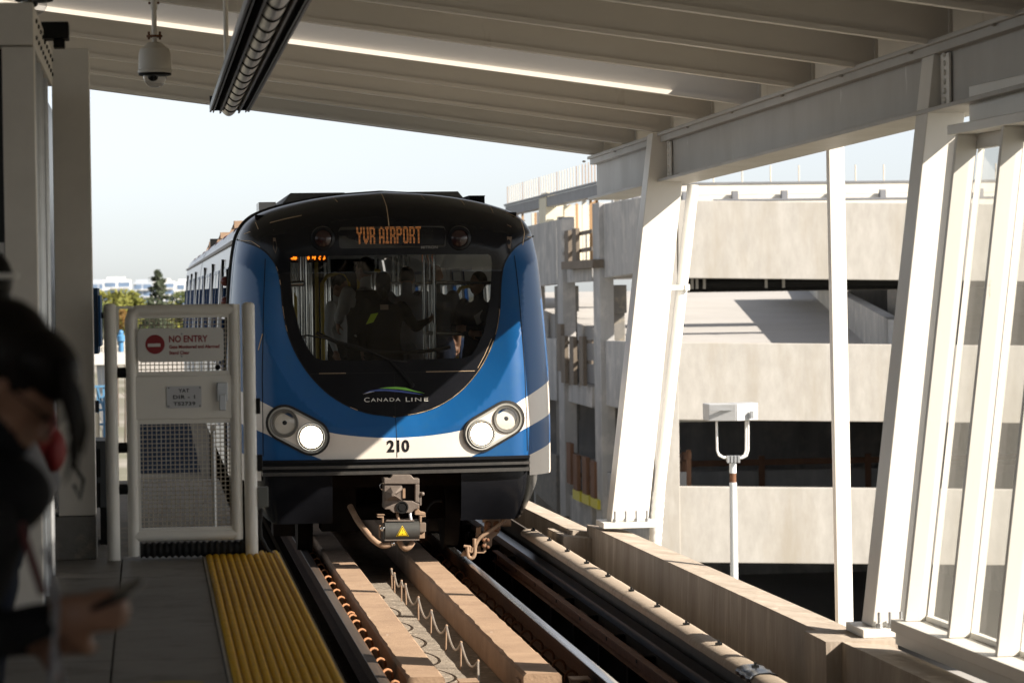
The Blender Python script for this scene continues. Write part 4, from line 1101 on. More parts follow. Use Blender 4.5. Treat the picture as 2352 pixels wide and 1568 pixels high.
# anticlimber bumper
s = mb(BLACKP)
def bump_strip(z0, z1, off, m_):
    s.use(m_); n = 24
    for i in range(n):
        xa = -1.245+2.49*i/n; xb = -1.245+2.49*(i+1)/n
        ya, yb = Y0+.11*(xa/1.5)**2, Y0+.11*(xb/1.5)**2
        s.hexa([(XC+xa, ya-off, z0), (XC+xb, yb-off, z0), (XC+xb, yb+.25, z0), (XC+xa, ya+.25, z0), (XC+xa, ya-off, z1), (XC+xb, yb-off, z1), (XC+xb, yb+.25, z1), (XC+xa, ya+.25, z1)])
RIBG = mat("bumper_rib", (.03, .03, .029), .4, 0, col2=(.06, .055, .05), scale=14, amount=1)
bump_strip(.985, 1.012, .055, BLACKP); bump_strip(.955, .985, .02, BLACKM); bump_strip(.930, .955, .055, RIBG); bump_strip(.900, .930, .02, BLACKM); bump_strip(.868, .900, .055, RIBG)
bm_ = s.build("anticlimber", parent=train)
# black skirts below the bumper
for sx in (-1, 1):
    s = mb(BLACKP, True)
    x_in, x_out = sx*.60, sx*1.40
    n = 18; mrows = 12; vs_ = []; fs_ = []
    for j in range(mrows+1):
        v_ = j/mrows; z = .865-.455*v_
        for i in range(n+1):
            u = i/n; xo = x_out-sx*(.10*v_**2)
            x = x_in+(xo-x_in)*u
            # outer lower corner is rounded off
            cut = max(0, u-.72)/.28
            zz = z+.16*cut**2*v_**2
            yv = Y0+.02+.11*(x/1.5)**2+.10*v_**2.2+.55*cut**2.2+.02*sin(u*6)*v_
            vs_.append((XC+x, yv, zz))
    fs_ = [(j*(n+1)+i, j*(n+1)+i+1, (j+1)*(n+1)+i+1, (j+1)*(n+1)+i) for j in range(mrows) for i in range(n)]
    s.add(vs_, fs_)
    b0 = len(vs_)
    # thickness: back sheet
    s.add([(p[0], p[1]+.03, p[2]) for p in vs_], [tuple(reversed(f)) for f in fs_])
    edge = [i for i in range(n+1)]+[j*(n+1)+n for j in range(1, mrows+1)]+[mrows*(n+1)+i for i in range(n-1, -1, -1)]+[j*(n+1) for j in range(mrows-1, 0, -1)]
    s.add([vs_[i] for i in edge]+[(vs_[i][0], vs_[i][1]+.03, vs_[i][2]) for i in edge], [(k, (k+1) % len(edge), len(edge)+(k+1) % len(edge), len(edge)+k) for k in range(len(edge))])
    s.build("skirt", parent=train, recalc=True, sharp=50)
# coupler
YC_ = Y0-.16
def C2(px, py, y): q = W(px, py, Y=y); return (q.x, q.z)
def cprism(M, P, y, dp): M.prism([C2(a, b, y) for a, b in P], 'y', y, y+dp)
def k7(x, y): return ((1400+x*.2041)*.57422, (1880+y*.2041)*.57422)
cp = []
s = mb(COUPL)
y = YC_
cprism(s, [k7(*q) for q in ((670, 155), (790, 155), (835, 92), (1195, 92), (1255, 160), (1360, 162), (1360, 268), (670, 268))], y, .30)
cprism(s, [k7(*q) for q in ((672, 280), (1010, 285), (1030, 350), (1030, 570), (1000, 600), (905, 660), (672, 700))], y+.015, .25)
cprism(s, [k7(*q) for q in ((1278, 272), (1360, 272), (1360, 640), (1278, 620))], y, .30)
cprism(s, [k7(*q) for q in ((672, 690), (900, 655), (1040, 600), (1225, 600), (1325, 650), (1360, 650), (1358, 752), (1265, 765), (1205, 832), (845, 832), (770, 765), (680, 765))], y, .30)
head = s.build("coupler_head", parent=train, bevel=.006)
s = mb(COUPL)   # protruding cone
a = [C2(*k7(*q), y) for q in ((800, 330), (1000, 320), (1030, 380), (900, 500), (1020, 590), (700, 600), (690, 420))]
ap = C2(*k7(850, 470), y-.16)
n = len(a); s.add([(p[0], y+.014, p[1]) for p in a]+[(ap[0]+(p[0]-ap[0])*.28, y-.15, ap[1]+(p[1]-ap[1])*.28) for p in a], [tuple(range(n, 2*n))]+[(i, (i+1) % n, n+(i+1) % n, n+i) for i in range(n)])
s.build("guide_cone", parent=head, bevel=.004)
s = mb(BLACKM); cprism(s, [k7(*q) for q in ((1035, 290), (1277, 290), (1277, 600), (1035, 600))], y+.10, .02); s.build("coupler_pocket", parent=head)
s = mb(RUSTL); cprism(s, [k7(*q) for q in ((1035, 360), (1085, 360), (1085, 545), (1035, 545))], y+.004, .09); s.build("latch_block", parent=head)
s = mb(BLACKM, True); c = C2(*k7(1020, 723), y); s.lathe((c[0], y, c[1]), [(.058, 0), (.058, -.012), (.045, -.012), (.043, -.004), (.034, -.004), (.034, -.014), (.018, -.014), (.001, -.014)], 24, 'y'); s.build("air_port", parent=head)
s = mb(CHROME, True); c = C2(*k7(655, 320), y); s.tube([(c[0]+.03*cos(t*pi/6), y+.05, c[1]+.03*sin(t*pi/6)) for t in range(13)], .004, 6); s.build("pin_ring", parent=head)
# electric head with warning triangle
s = mb(mat("electric_box", (.085, .088, .085), .42, .2, col2=(.055, .055, .052), scale=8, amount=1, col3=(.20, .12, .07), scale3=6, thresh3=.7), True)
a = C2(*k7(688, 1370), y); b = C2(*k7(1357, 1000), y); zc = (a[1]+b[1])/2; hh = (b[1]-a[1])/2
pf = [(y+.24, a[1]), (y+.02, a[1])]+[(y+.02-.07*cos(t), zc+hh*sin(t)) for t in np.linspace(-pi/2*.98, pi/2*.98, 14)]+[(y+.02, b[1]), (y+.24, b[1])]
s.prism(pf, 'x', a[0], b[0]); ebx = s.build("electric_coupler", parent=train, sharp=35)
s = mb(COUPL); cprism(s, [k7(*q) for q in ((705, 998), (720, 975), (1255, 972), (1265, 998))], y-.01, .22); cprism(s, [k7(*q) for q in ((683, 1362), (1360, 1355), (1360, 1372), (683, 1380))], y-.062, .28); s.build("cover_edge", parent=ebx)
tri0 = [C2(*k7(*q), y) for q in ((1018, 1075), (1146, 1285), (896, 1290))]
def on_eb(x, z): 
    u = max(-.98, min(.98, (z-zc)/hh)); return y+.02-.07*sqrt(1-u*u)
def tri_mesh(P, off, m_, nm, par):
    M = mb(m_); cx = sum(p[0] for p in P)/3; cz = sum(p[1] for p in P)/3
    k = 8; vs_ = []; fs_ = []
    for j in range(k+1):
        u = j/k
        L_ = (P[0][0]+(P[2][0]-P[0][0])*u, P[0][1]+(P[2][1]-P[0][1])*u); R_ = (P[0][0]+(P[1][0]-P[0][0])*u, P[0][1]+(P[1][1]-P[0][1])*u)
        for q in (L_, R_): vs_.append((q[0], on_eb(*q)-off, q[1]))
    fs_ = [(2*j, 2*j+1, 2*j+3, 2*j+2) for j in range(k)]
    M.add(vs_, fs_); return M.build(nm, parent=par, recalc=False)
def shrink(P, k): cx = sum(p[0] for p in P)/3; cz = sum(p[1] for p in P)/3; return [(cx+(p[0]-cx)*k, cz+(p[1]-cz)*k) for p in P]
tri_mesh(tri0, .002, WARNY, "warning_sign", ebx); tri_mesh(shrink(tri0, .90), .0035, INKK, "warning_border", ebx); tri_mesh(shrink(tri0, .72), .005, WARNY, "warning_field", ebx)
s = mb(INKK); bolt = [C2(*k7(*q), y) for q in ((1022, 1138), (1008, 1182), (1028, 1176), (1017, 1238), (1008, 1236), (1017, 1258), (1028, 1240), (1022, 1240), (1036, 1166), (1018, 1172), (1030, 1142))]
s.add([(p[0], on_eb(*p)-.0065, p[1]) for p in bolt], [tuple(range(len(bolt)))]); s.build("lightning_symbol", parent=ebx, recalc=False)
s = mb(RUSTL)
for P in (((535, 880), (680, 880), (680, 860), (535, 860)), ((535, 905), (660, 900), (660, 1030), (635, 1040), (635, 930), (535, 925)), ((575, 1075), (640, 1072), (650, 1100), (625, 1130), (600, 1180), (605, 1345), (580, 1340)),
          ((1275, 770), (1355, 765), (1375, 810), (1480, 830), (1480, 878), (1278, 872)), ((1365, 885), (1485, 885), (1485, 910), (1410, 918), (1400, 1020), (1370, 1020)), ((1365, 1245), (1465, 1215), (1465, 1330), (1360, 1332))):
    cprism(s, [k7(*q) for q in P], y+.02, .12)
s.build_each("hanger_bracket", parent=train, bevel=.003)
s = mb(mat("side_box", (.11, .115, .115), .5, col2=(.2, .13, .08), scale=10, amount=.6)); cprism(s, [k7(*q) for q in ((1365, 1035), (1488, 1030), (1488, 1205), (1368, 1205))], y-.005, .1); s.build("contact_box", parent=train, bevel=.005)
s = mb(COUPL, True); c = C2(*k7(1420, 462), y); s.ball((c[0], y, c[1]), .02, 10, 6); cprism(s.use(COUPL, False), [k7(*q) for q in ((1368, 432), (1405, 432), (1402, 680), (1370, 690))], y+.01, .06)
q = C2(*k7(640, 1140), y); s.use(CHROME, True).ball((q[0], y-.01, q[1]), .026, 10, 6); q = C2(*k7(840, 1430), y); s.ball((q[0], y, q[1]), .026, 10, 6); s.build_each("coupler_fitting", parent=train)
def hose(P, r, y_, m_, nm):
    M = mb(m_, True); pts = [W(*k7(a, b), Y=y_+dy) for a, b, dy in P]
    Q = []
    for i in range(len(pts)-1):      # Catmull-Rom
        p0 = pts[max(i-1, 0)]; p1 = pts[i]; p2 = pts[i+1]; p3 = pts[min(i+2, len(pts)-1)]
        for j in range(6):
            t = j/6; Q.append(.5*((2*p1)+(p2-p0)*t+(2*p0-5*p1+4*p2-p3)*t*t+(3*p1-p0-3*p2+p3)*t**3))
    Q.append(pts[-1]); M.tube(Q, r, 10); return M.build(nm, parent=train)
hose([(0, 700, .4), (150, 980, .25), (300, 1180, .1), (460, 1360, .02), (640, 1470, 0), (790, 1450, 0)], .028, y, RUSTL, "brake_hose")
hose([(955, 1372, .03), (1020, 1480, .01), (1100, 1530, 0), (1180, 1480, 0), (1225, 1410, .02)], .027, y, RUSTL, "brake_hose")
hose([(930, 835, .05), (930, 900, .03), (955, 970, .03)], .012, y, RUSTL, "control_hose"); hose([(1175, 830, .03), (1185, 900, .02), (1195, 970, .02)], .013, y, mat("white_hose", (.6, .62, .66), .4), "control_hose")
hose([(1460, 950, .5), (1520, 760, .5), (1640, 620, .5), (1800, 600, .5)], .012, y, BLACKM, "control_hose")
# collector gear beside the outer wheel
def k5(x, y_): return ((1700+x*.21259)*.57422, (2000+y_*.21259)*.57422)
yS = Y0+.35
s = mb(RUSTL)
def sprism(P, yy_, dp): s.prism([C2(*k5(a, b), yy_) for a, b in P], 'y', yy_, yy_+dp)
sprism(((1125, 400), (1290, 395), (1400, 420), (1400, 600), (1350, 650), (1265, 720), (1255, 860), (1215, 905), (1150, 900), (1130, 660), (1100, 620), (1120, 560)), yS, .05)
sprism(((1125, 700), (1160, 700), (1150, 960), (1110, 1000), (940, 995), (940, 975), (1100, 970), (1120, 940)), yS-.05, .12)
sprism(((680, 1020), (745, 940), (810, 1050), (690, 1055)), yS-.05, .05)
sprism(((940, 900), (1040, 850), (1060, 965), (940, 975)), yS+.02, .04)
sprism(((980, 520), (1060, 490), (1060, 640), (980, 640)), yS+.06, .1)
sprism(((950, 690), (985, 625), (1020, 650), (1000, 700)), yS+.06, .05)
s.build("collector_bracket", parent=train, bevel=.004)
s = mb(RUSTL, True); c = C2(*k5(1280, 350), yS+.1); s.cyl((c[0], yS+.12, c[1]-.03), (c[0], yS+.12, c[1]+.10), .10, 20); c2_ = C2(*k5(1440, 410), yS+.05); s.cyl((c[0], yS+.08, c2_[1]), (c2_[0]+.09, yS+.08, c2_[1]), .045, 14); s.build("spring_pot", parent=train)
s = mb(RUST, True)
for q in ((1185, 450), (1185, 525), (1350, 450), (1350, 525)): c = C2(*k5(*q), yS); s.ball((c[0], yS-.008, c[1]), (.035, .02, .035), 12, 6)
for q in ((1100, 745), (1100, 855), (1180, 745), (1180, 880)): c = C2(*k5(*q), yS-.05); s.ball((c[0], yS-.055, c[1]), (.018, .015, .018), 10, 6)
s.build_each("bracket_bolt", parent=train)
def hose5(P, r, nm):
    M = mb(RUSTL, True); pts = [W(*k5(a, b), Y=yS-.07) for a, b in P]; Q = []
    for i in range(len(pts)-1):
        p0 = pts[max(i-1, 0)]; p1 = pts[i]; p2 = pts[i+1]; p3 = pts[min(i+2, len(pts)-1)]
        for j in range(6): t = j/6; Q.append(.5*((2*p1)+(p2-p0)*t+(2*p0-5*p1+4*p2-p3)*t*t+(3*p1-p0-3*p2+p3)*t**3))
    Q.append(pts[-1]); M.tube(Q, r, 10); M.build(nm, parent=train)
hose5([(1560, 260), (1430, 430), (1200, 590), (1040, 700), (965, 810), (940, 900)], .018, "collector_cable")
hose5([(930, 720), (935, 850), (935, 1000), (890, 1080), (820, 1060), (800, 960), (800, 870)], .019, "collector_cable")
hose5([(730, 860), (800, 870), (850, 880), (830, 960), (880, 960), (900, 880)], .014, "collector_cable")
# underframe: bogies, wheels, equipment
UND = mat("underframe_grime_shade", (.010, .008, .007), .9, spec=.05, col2=(.022, .016, .012), scale=6, amount=1)  # grime colour, blackened further for the shade under the train
s = mb(UND)
s.box(XC-1.15, XC+1.15, Y0+.7, 46, .70, .98); s.box(XC-1.25, XC+1.25, 46.4, 63, .70, .98)
for yb in (30.6, 42.5, 49.0, 60): s.box(XC-1.1, XC-.85, yb-1.3, yb+1.3, .35, .62); s.box(XC+.85, XC+1.1, yb-1.3, yb+1.3, .35, .62); s.box(XC-.85, XC+.85, yb-.2, yb+.2, .4, .6)
for y_, x_, w_, z_ in ((29.2, -.62, .34, .22), (29.6, .35, .5, .3), (29.0, -1.1, .2, .2)): s.box(XC+x_, XC+x_+w_, y_, y_+.5, z_, .72)
s.box(XC-1.3, XC+1.3, 34, 40, .25, .7); s.box(XC-1.3, XC+1.3, 52, 57, .25, .7)
s.build("underframe", parent=train)
for yb in (29.75, 31.5, 41.6, 43.4):
    for sx in (-1, 1):
        s = mb(UND, True); x = XC-.04+sx*.735
        s.tube([(x-.065, yb, .36), (x+.065, yb, .36)], .36, 30); s.tube([(x-sx*.08, yb, .36), (x-sx*.055, yb, .36)], .385, 30); s.build_each("wheel", parent=train)
    s = mb(UND, True); s.cyl((XC-.8, yb, .36), (XC+.8, yb, .36), .08, 12); s.build("axle", parent=train)
# ---------------- bodies of the two cars
def side_x(z):
    P = HALFS
    for a, b in zip(P[:-1], P[1:]):
        if a[1] <= z <= b[1]: return a[0]+(b[0]-a[0])*(z-a[1])/(b[1]-a[1]+1e-9)
    return 1.53
def car_side(sx, ya, yb, wins, doors, par):
    zs = [.82, 1.13, 1.78, 2.82, 2.92, 3.04]
    ys = sorted(set([ya, yb]+[v_ for w_ in wins+doors for v_ in w_]))
    s = MB(); s.use(SIDEG); off = 0
    for i in range(len(ys)-1):
        for j in range(len(zs)-1):
            yc_ = (ys[i]+ys[i+1])/2; zc_ = (zs[j]+zs[j+1])/2
            hole = (any(a < yc_ < b for a, b in wins) and j == 2) or (any(a < yc_ < b for a, b in doors) and j in (1, 2, 3))
            if hole: continue
            p = []
            for z in (zs[j], zs[j+1]):
                for y_ in (ys[i], ys[i+1]): p.append((y_, z))
            xo = lambda z: XC+sx*side_x(z); xi = lambda z: XC+sx*(side_x(z)-.05)
            s.hexa([(xi(zs[j]), ys[i], zs[j]), (xo(zs[j]), ys[i], zs[j]), (xo(zs[j]), ys[i+1], zs[j]), (xi(zs[j]), ys[i+1], zs[j]),
                    (xi(zs[j+1]), ys[i], zs[j+1]), (xo(zs[j+1]), ys[i], zs[j+1]), (xo(zs[j+1]), ys[i+1], zs[j+1]), (xi(zs[j+1]), ys[i+1], zs[j+1])])
    s.build("car_side", parent=par)
    for a, b in wins:
        M = mb(NAVY); xm = lambda z, o: XC+sx*(side_x(z)+o)
        def bar(y0_, y1_, z0_, z1_, o0, o1):
            M.hexa([(xm(z0_, o0), y0_, z0_), (xm(z0_, o1), y0_, z0_), (xm(z0_, o1), y1_, z0_), (xm(z0_, o0), y1_, z0_), (xm(z1_, o0), y0_, z1_), (xm(z1_, o1), y0_, z1_), (xm(z1_, o1), y1_, z1_), (xm(z1_, o0), y1_, z1_)])
        bar(a, a+.04, 1.78, 2.82, -.03, .012); bar(b-.04, b, 1.78, 2.82, -.03, .012); bar(a+.04, b-.04, 2.78, 2.82, -.03, .012); bar(a+.04, b-.04, 1.78, 1.82, -.03, .012)
        wf = M.build("window", parent=par)
        M = mb(SIDEG); bar(a+.041, b-.041, 2.62, 2.779, -.02, .006); bar(a+.041, b-.041, 2.30, 2.33, -.01, .008); M.build_each("hopper", parent=wf)
        M = mb(SIDEGL); z0_, z1_ = 1.82, 2.62; o = -.012
        M.add([(xm(z0_, o), a+.04, z0_), (xm(z0_, o), b-.04, z0_), (xm(z1_, o), b-.04, z1_), (xm(z1_, o), a+.04, z1_)], [(0, 1, 2, 3)]); M.build("pane", parent=wf)
    for a, b in doors:
        M = mb(SIDEG); xm = lambda z, o: XC+sx*(side_x(z)+o)
        mid = (a+b)/2
        for y0_, y1_ in ((a+.01, mid-.006), (mid+.006, b-.01)):
            for q0, q1, z0_, z1_ in ((y0_, y1_, 1.13, 1.75), (y0_, y1_, 2.62, 2.92), (y0_, y0_+.1, 1.75, 2.62), (y1_-.1, y1_, 1.75, 2.62)):
                M.hexa([(xm(z0_, -.06), q0, z0_), (xm(z0_, -.03), q0, z0_), (xm(z0_, -.03), q1, z0_), (xm(z0_, -.06), q1, z0_), (xm(z1_, -.06), q0, z1_), (xm(z1_, -.03), q0, z1_), (xm(z1_, -.03), q1, z1_), (xm(z1_, -.06), q1, z1_)])
        dr = M.build("door", parent=par)
        M = mb(SIDEGL)
        for y0_, y1_ in ((a+.11, mid-.106), (mid+.106, b-.11)): M.add([(xm(1.75, -.04), y0_, 1.75), (xm(1.75, -.04), y1_, 1.75), (xm(2.62, -.04), y1_, 2.62), (xm(2.62, -.04), y0_, 2.62)], [(0, 1, 2, 3)])
        M.build("pane", parent=dr)
        M = mb(BLACKM); M.box(XC+sx*(side_x(2.5)-.028), XC+sx*(side_x(2.5)+.0), a-.02, a+.012, 1.13, 2.92); M.build("door_seal", parent=dr)
W1 = [(30.05, 31.6), (33.95, 35.2), (35.28, 36.5), (38.85, 40.2), (40.28, 41.7), (43.95, 45.7)]; D1 = [(31.9, 33.6), (36.85, 38.5), (42.05, 43.65)]
W2 = [(y+18.2, z+18.2) for y, z in W1[1:]]; D2 = [(y+18.2, z+18.2) for y, z in D1]
W2.insert(0, (47.1, 48.9))
for sx in (-1, 1):
    car_side(sx, YB0, 46.35, W1, D1, train); car_side(sx, 46.75, 64.4, W2, D2, train)
s = MB()
for ya, yb in ((YB0, 46.35), (46.75, 64.4)):
    s.use(SIDEG, True); R_ = [p for p in HALFS if p[1] >= 3.04]; R_ = [(side_x(3.04), 3.04)]+R_; R_ = R_+mirror(R_)[::-1][1:]
    n = len(R_); k = int((yb-ya)/.42)
    for i in range(k):
        y0_, y1_ = ya+(yb-ya)*i/k, ya+(yb-ya)*(i+1)/k
        for (yy0, yy1, dz) in ((y0_, y1_-.03, 0), (y1_-.03, y1_, .008)):
            s.add([(XC+x, yy0, z+dz) for x, z in R_]+[(XC+x, yy1, z+dz) for x, z in R_], [(j, j+1, n+j+1, n+j) for j in range(n-1)])
    s.use(INTER, False); s.add([(XC-1.36, ya, 3.06), (XC+1.36, ya, 3.06), (XC+1.36, yb, 3.06), (XC-1.36, yb, 3.06)], [(0, 1, 2, 3)])
s.build("roof", parent=train, recalc=False, sharp=35)
s = mb(SIDED)
for sx in (-1, 1):
    for ya, yb in ((YB0, 46.35), (46.75, 64.4)): s.box(XC+sx*1.415, XC+sx*1.452, ya, yb, 3.042, 3.075)
s.build_each("gutter", parent=train)
s = mb(BLACKM); s.box(XC-1.3, XC+1.3, 46.35, 46.75, .9, 3.4); s.build("gangway_bellows", parent=train)
DL = mat("roof_lamp_red", (.10, .012, .01), .3)
s = mb(DL, True)
for yy_ in (32.0, 36.4, 40.8, 45.4, 50.0, 55.0, 60.0): s.ball((XC-1.30, yy_, 3.20), (.06, .05, .06), 12, 8)
s.build_each("roof_lamp", parent=train)
s = mb(DL, True)
for z in (2.68, 2.48): s.ball((XC-1.51, 29.62, z), (.05, .05, .05), 12, 8)
s.use(BLACKM, False); s.box(XC-1.50, XC-1.475, 29.55, 29.69, 2.35, 2.80); s.build_each("door_indicator", parent=train)
# roof equipment
AC = mat("roof_unit", (.10, .10, .10), .7)
s = mb(AC); zr = 3.52
for sx in (-1, 1):
    xx = sorted((sx*.98, sx*.30)); s.hexa([(XC+xx[0], 29.9, 3.38), (XC+xx[1], 29.9, 3.38), (XC+xx[1], 33.5, 3.38), (XC+xx[0], 33.5, 3.38), (XC+xx[0]+(.14 if sx < 0 else .0), 29.9, 3.552), (XC+xx[1]-(.14 if sx > 0 else .0), 29.9, 3.552), (XC+xx[1]-(.14 if sx > 0 else .0), 33.5, 3.552), (XC+xx[0]+(.14 if sx < 0 else .0), 33.5, 3.552)])
s.build_each("air_conditioner", parent=train)
s = mb(BLACKM)
for k in range(9): s.box(XC+.97+k*.018, XC+.977+k*.018, 30, 31, 3.36, 3.505)
s.box(XC+.96, XC+1.125, 30, 31, 3.50, 3.512); s.use(RUSTL)
for yy_ in (37, 44, 52): s.add([(XC-1.27, yy_, 3.28), (XC-1.0, yy_, 3.42), (XC-1.2, yy_+.05, 3.43)], [(0, 1, 2)]); s.box(XC-1.2, XC-1.0, yy_, yy_+.3, 3.36, 3.45)
s.use(SIDEG); s.box(XC-1.15, XC-.98, 30.1, 30.8, 3.36, 3.47); s.build("roof_grille", parent=train)
# ---------------- interior
s = mb(INTF); s.box(XC-1.42, XC+1.42, 28.6, 64, 1.0, 1.1); s.build("floor", parent=train)
s = mb(INTER); s.box(XC-1.3, XC+1.3, 28.75, 29.2, 1.1, 1.55); s.box(XC-1.36, XC+1.36, 64.0, 64.1, 1.1, 3.05); s.build_each("console", parent=train, bevel=.03)
s = mb(BLACKM); s.box(XC-1.25, XC+1.25, 28.45, 28.62, 2.92, 3.30); s.build("display_box", parent=train)
s = mb(CHROME, True)
def stan(px, y_, r=.018): q = W(px, 700, Y=y_); s.cyl((q.x, y_, 1.1), (q.x, y_, 3.05), r, 10)
for px, y_ in ((975, 29.5), (988, 29.9), (998, 29.3), (691, 29.6), (698, 30.2), (703, 29.45), (905, 32.5), (917, 32.8), (929, 33.5), (940, 34.5), (672, 33.2), (679, 34.6), (686, 36.5), (709, 31.8), (715, 35.0), (748, 34.2), (757, 37.0)): stan(px, y_)
rnd = random.Random(5)
for k in range(16): y_ = rnd.uniform(33, 60); s.cyl((XC-1.15+rnd.uniform(0, .35), y_, 1.1), (XC-1.15+rnd.uniform(0, .35), y_, 3.05), .018, 8)
for k in range(8): y_ = rnd.uniform(35, 60); s.cyl((XC+1.15-rnd.uniform(0, .35), y_, 1.1), (XC+1.15-rnd.uniform(0, .35), y_, 3.05), .018, 8)
def rail_h(p0, p1, y_, r=.018): a, b = W(*p0, Y=y_), W(*p1, Y=y_); s.cyl(a, b, r, 10)
rail_h((640, 653), (702, 650), 29.5, .028); rail_h((640, 775), (704, 773), 29.45, .016); rail_h((972, 648), (1150, 650), 29.5); rail_h((972, 764), (1110, 768), 29.5, .02); rail_h((880, 650), (975, 650), 32.0, .015)
s.build_each("grab_pole", parent=train)
s = mb(YPOLE, True)
for px, y_ in ((658, 33), (727, 31.5), (700, 36)):
    q = W(px, 640, Y=y_); s.cyl((q.x, y_, 1.1), (q.x, y_, 3.05), .02, 10)
for px, y_, zt in ((770, 32, 2.75), (853, 33, 2.8), (650, 34.5, 2.6), (1075, 34, 2.6)):
    q = W(px, 640, Y=y_); w_ = .14; s.tube([(q.x-w_, y_, 1.5), (q.x-w_, y_, zt-.1), (q.x-w_+.05, y_, zt-.02), (q.x, y_, zt), (q.x+w_-.05, y_, zt-.02), (q.x+w_, y_, zt-.1), (q.x+w_, y_, 1.5)], .022, 10)
s.build_each("yellow_rail", parent=train)
for sx in (-1, 1):
    s = mb(SEATB)
    for y_ in (34.4, 35.4, 39.2, 40.2, 41.0, 44.3, 45.0): s.box(XC+sx*.95, XC+sx*1.42, y_, y_+.5, 1.45, 1.55); s.box(XC+sx*1.3, XC+sx*1.42, y_, y_+.5, 1.55, 2.0); s.box(XC+sx*.99, XC+sx*1.35, y_+.1, y_+.4, 1.1, 1.449)
    s.build("seat", parent=train, bevel=.02)
s = mb(BLACKM); a, b = W(655, 603, Y=30.3), W(752, 578, Y=30.3); s.box(a.x, b.x, 30.3, 30.36, a.z, b.z+.03); ids = s.build("interior_display", parent=train)
s = mb(LEDO); rnd = random.Random(2)
for ch, px in zip("1110110110110101", range(668, 745, 5)):
    if ch == '1':
        for k in range(6):
            a = W(px+rnd.choice((0, 1, 2, 3)), 589+rnd.choice((0, 2, 4, 6)), Y=30.29); s.box(a.x-.005, a.x+.006, 30.285, 30.299, a.z-.006, a.z+.006)
s.build("display_dots", parent=ids)
# ================================================================== PEOPLE
def remesh_obj(M, vox, smooth_it=4):
    me = bpy.data.meshes.new("tmp"); me.from_pydata(M.v, [], M.f)
    bm = bmesh.new(); bm.from_mesh(me); bmesh.ops.recalc_face_normals(bm, faces=bm.faces); bm.to_mesh(me); bm.free()
    o = bpy.data.objects.new("tmp", me); COL.objects.link(o)
    r = o.modifiers.new("r", 'REMESH'); r.mode = 'VOXEL'; r.voxel_size = vox
    sm = o.modifiers.new("s", 'SMOOTH'); sm.factor = .5; sm.iterations = smooth_it
    res = bpy.data.meshes.new_from_object(o.evaluated_get(bpy.context.evaluated_depsgraph_get()))
    bpy.data.objects.remove(o); bpy.data.meshes.remove(me); return res
def loft(M, rings, n=18):
    vs = []
    for c, rx, ry in rings:
        for j in range(n): t = 2*pi*j/n; vs.append((c[0]+rx*cos(t), c[1]+ry*sin(t), c[2]))
    k = len(rings)
    M.add(vs, [(i*n+j, i*n+(j+1) % n, (i+1)*n+(j+1) % n, (i+1)*n+j) for i in range(k-1) for j in range(n)]+[tuple(range(n))[::-1], tuple(range((k-1)*n, k*n))])
STAND = dict(pelvis=(0, .01, .93), waist=(0, 0, 1.08), chest=(0, 0, 1.28), neck=(0, .01, 1.46), head=(0, -.015, 1.63),
             sL=(.185, .01, 1.41), sR=(-.185, .01, 1.41), eL=(.235, .03, 1.13), eR=(-.235, .03, 1.13), wL=(.225, -.06, .90), wR=(-.225, -.06, .90),
             hL=(.10, .01, .90), hR=(-.10, .01, .90), kL=(.11, -.01, .49), kR=(-.11, -.01, .49), aL=(.11, .02, .09), aR=(-.11, .02, .09))
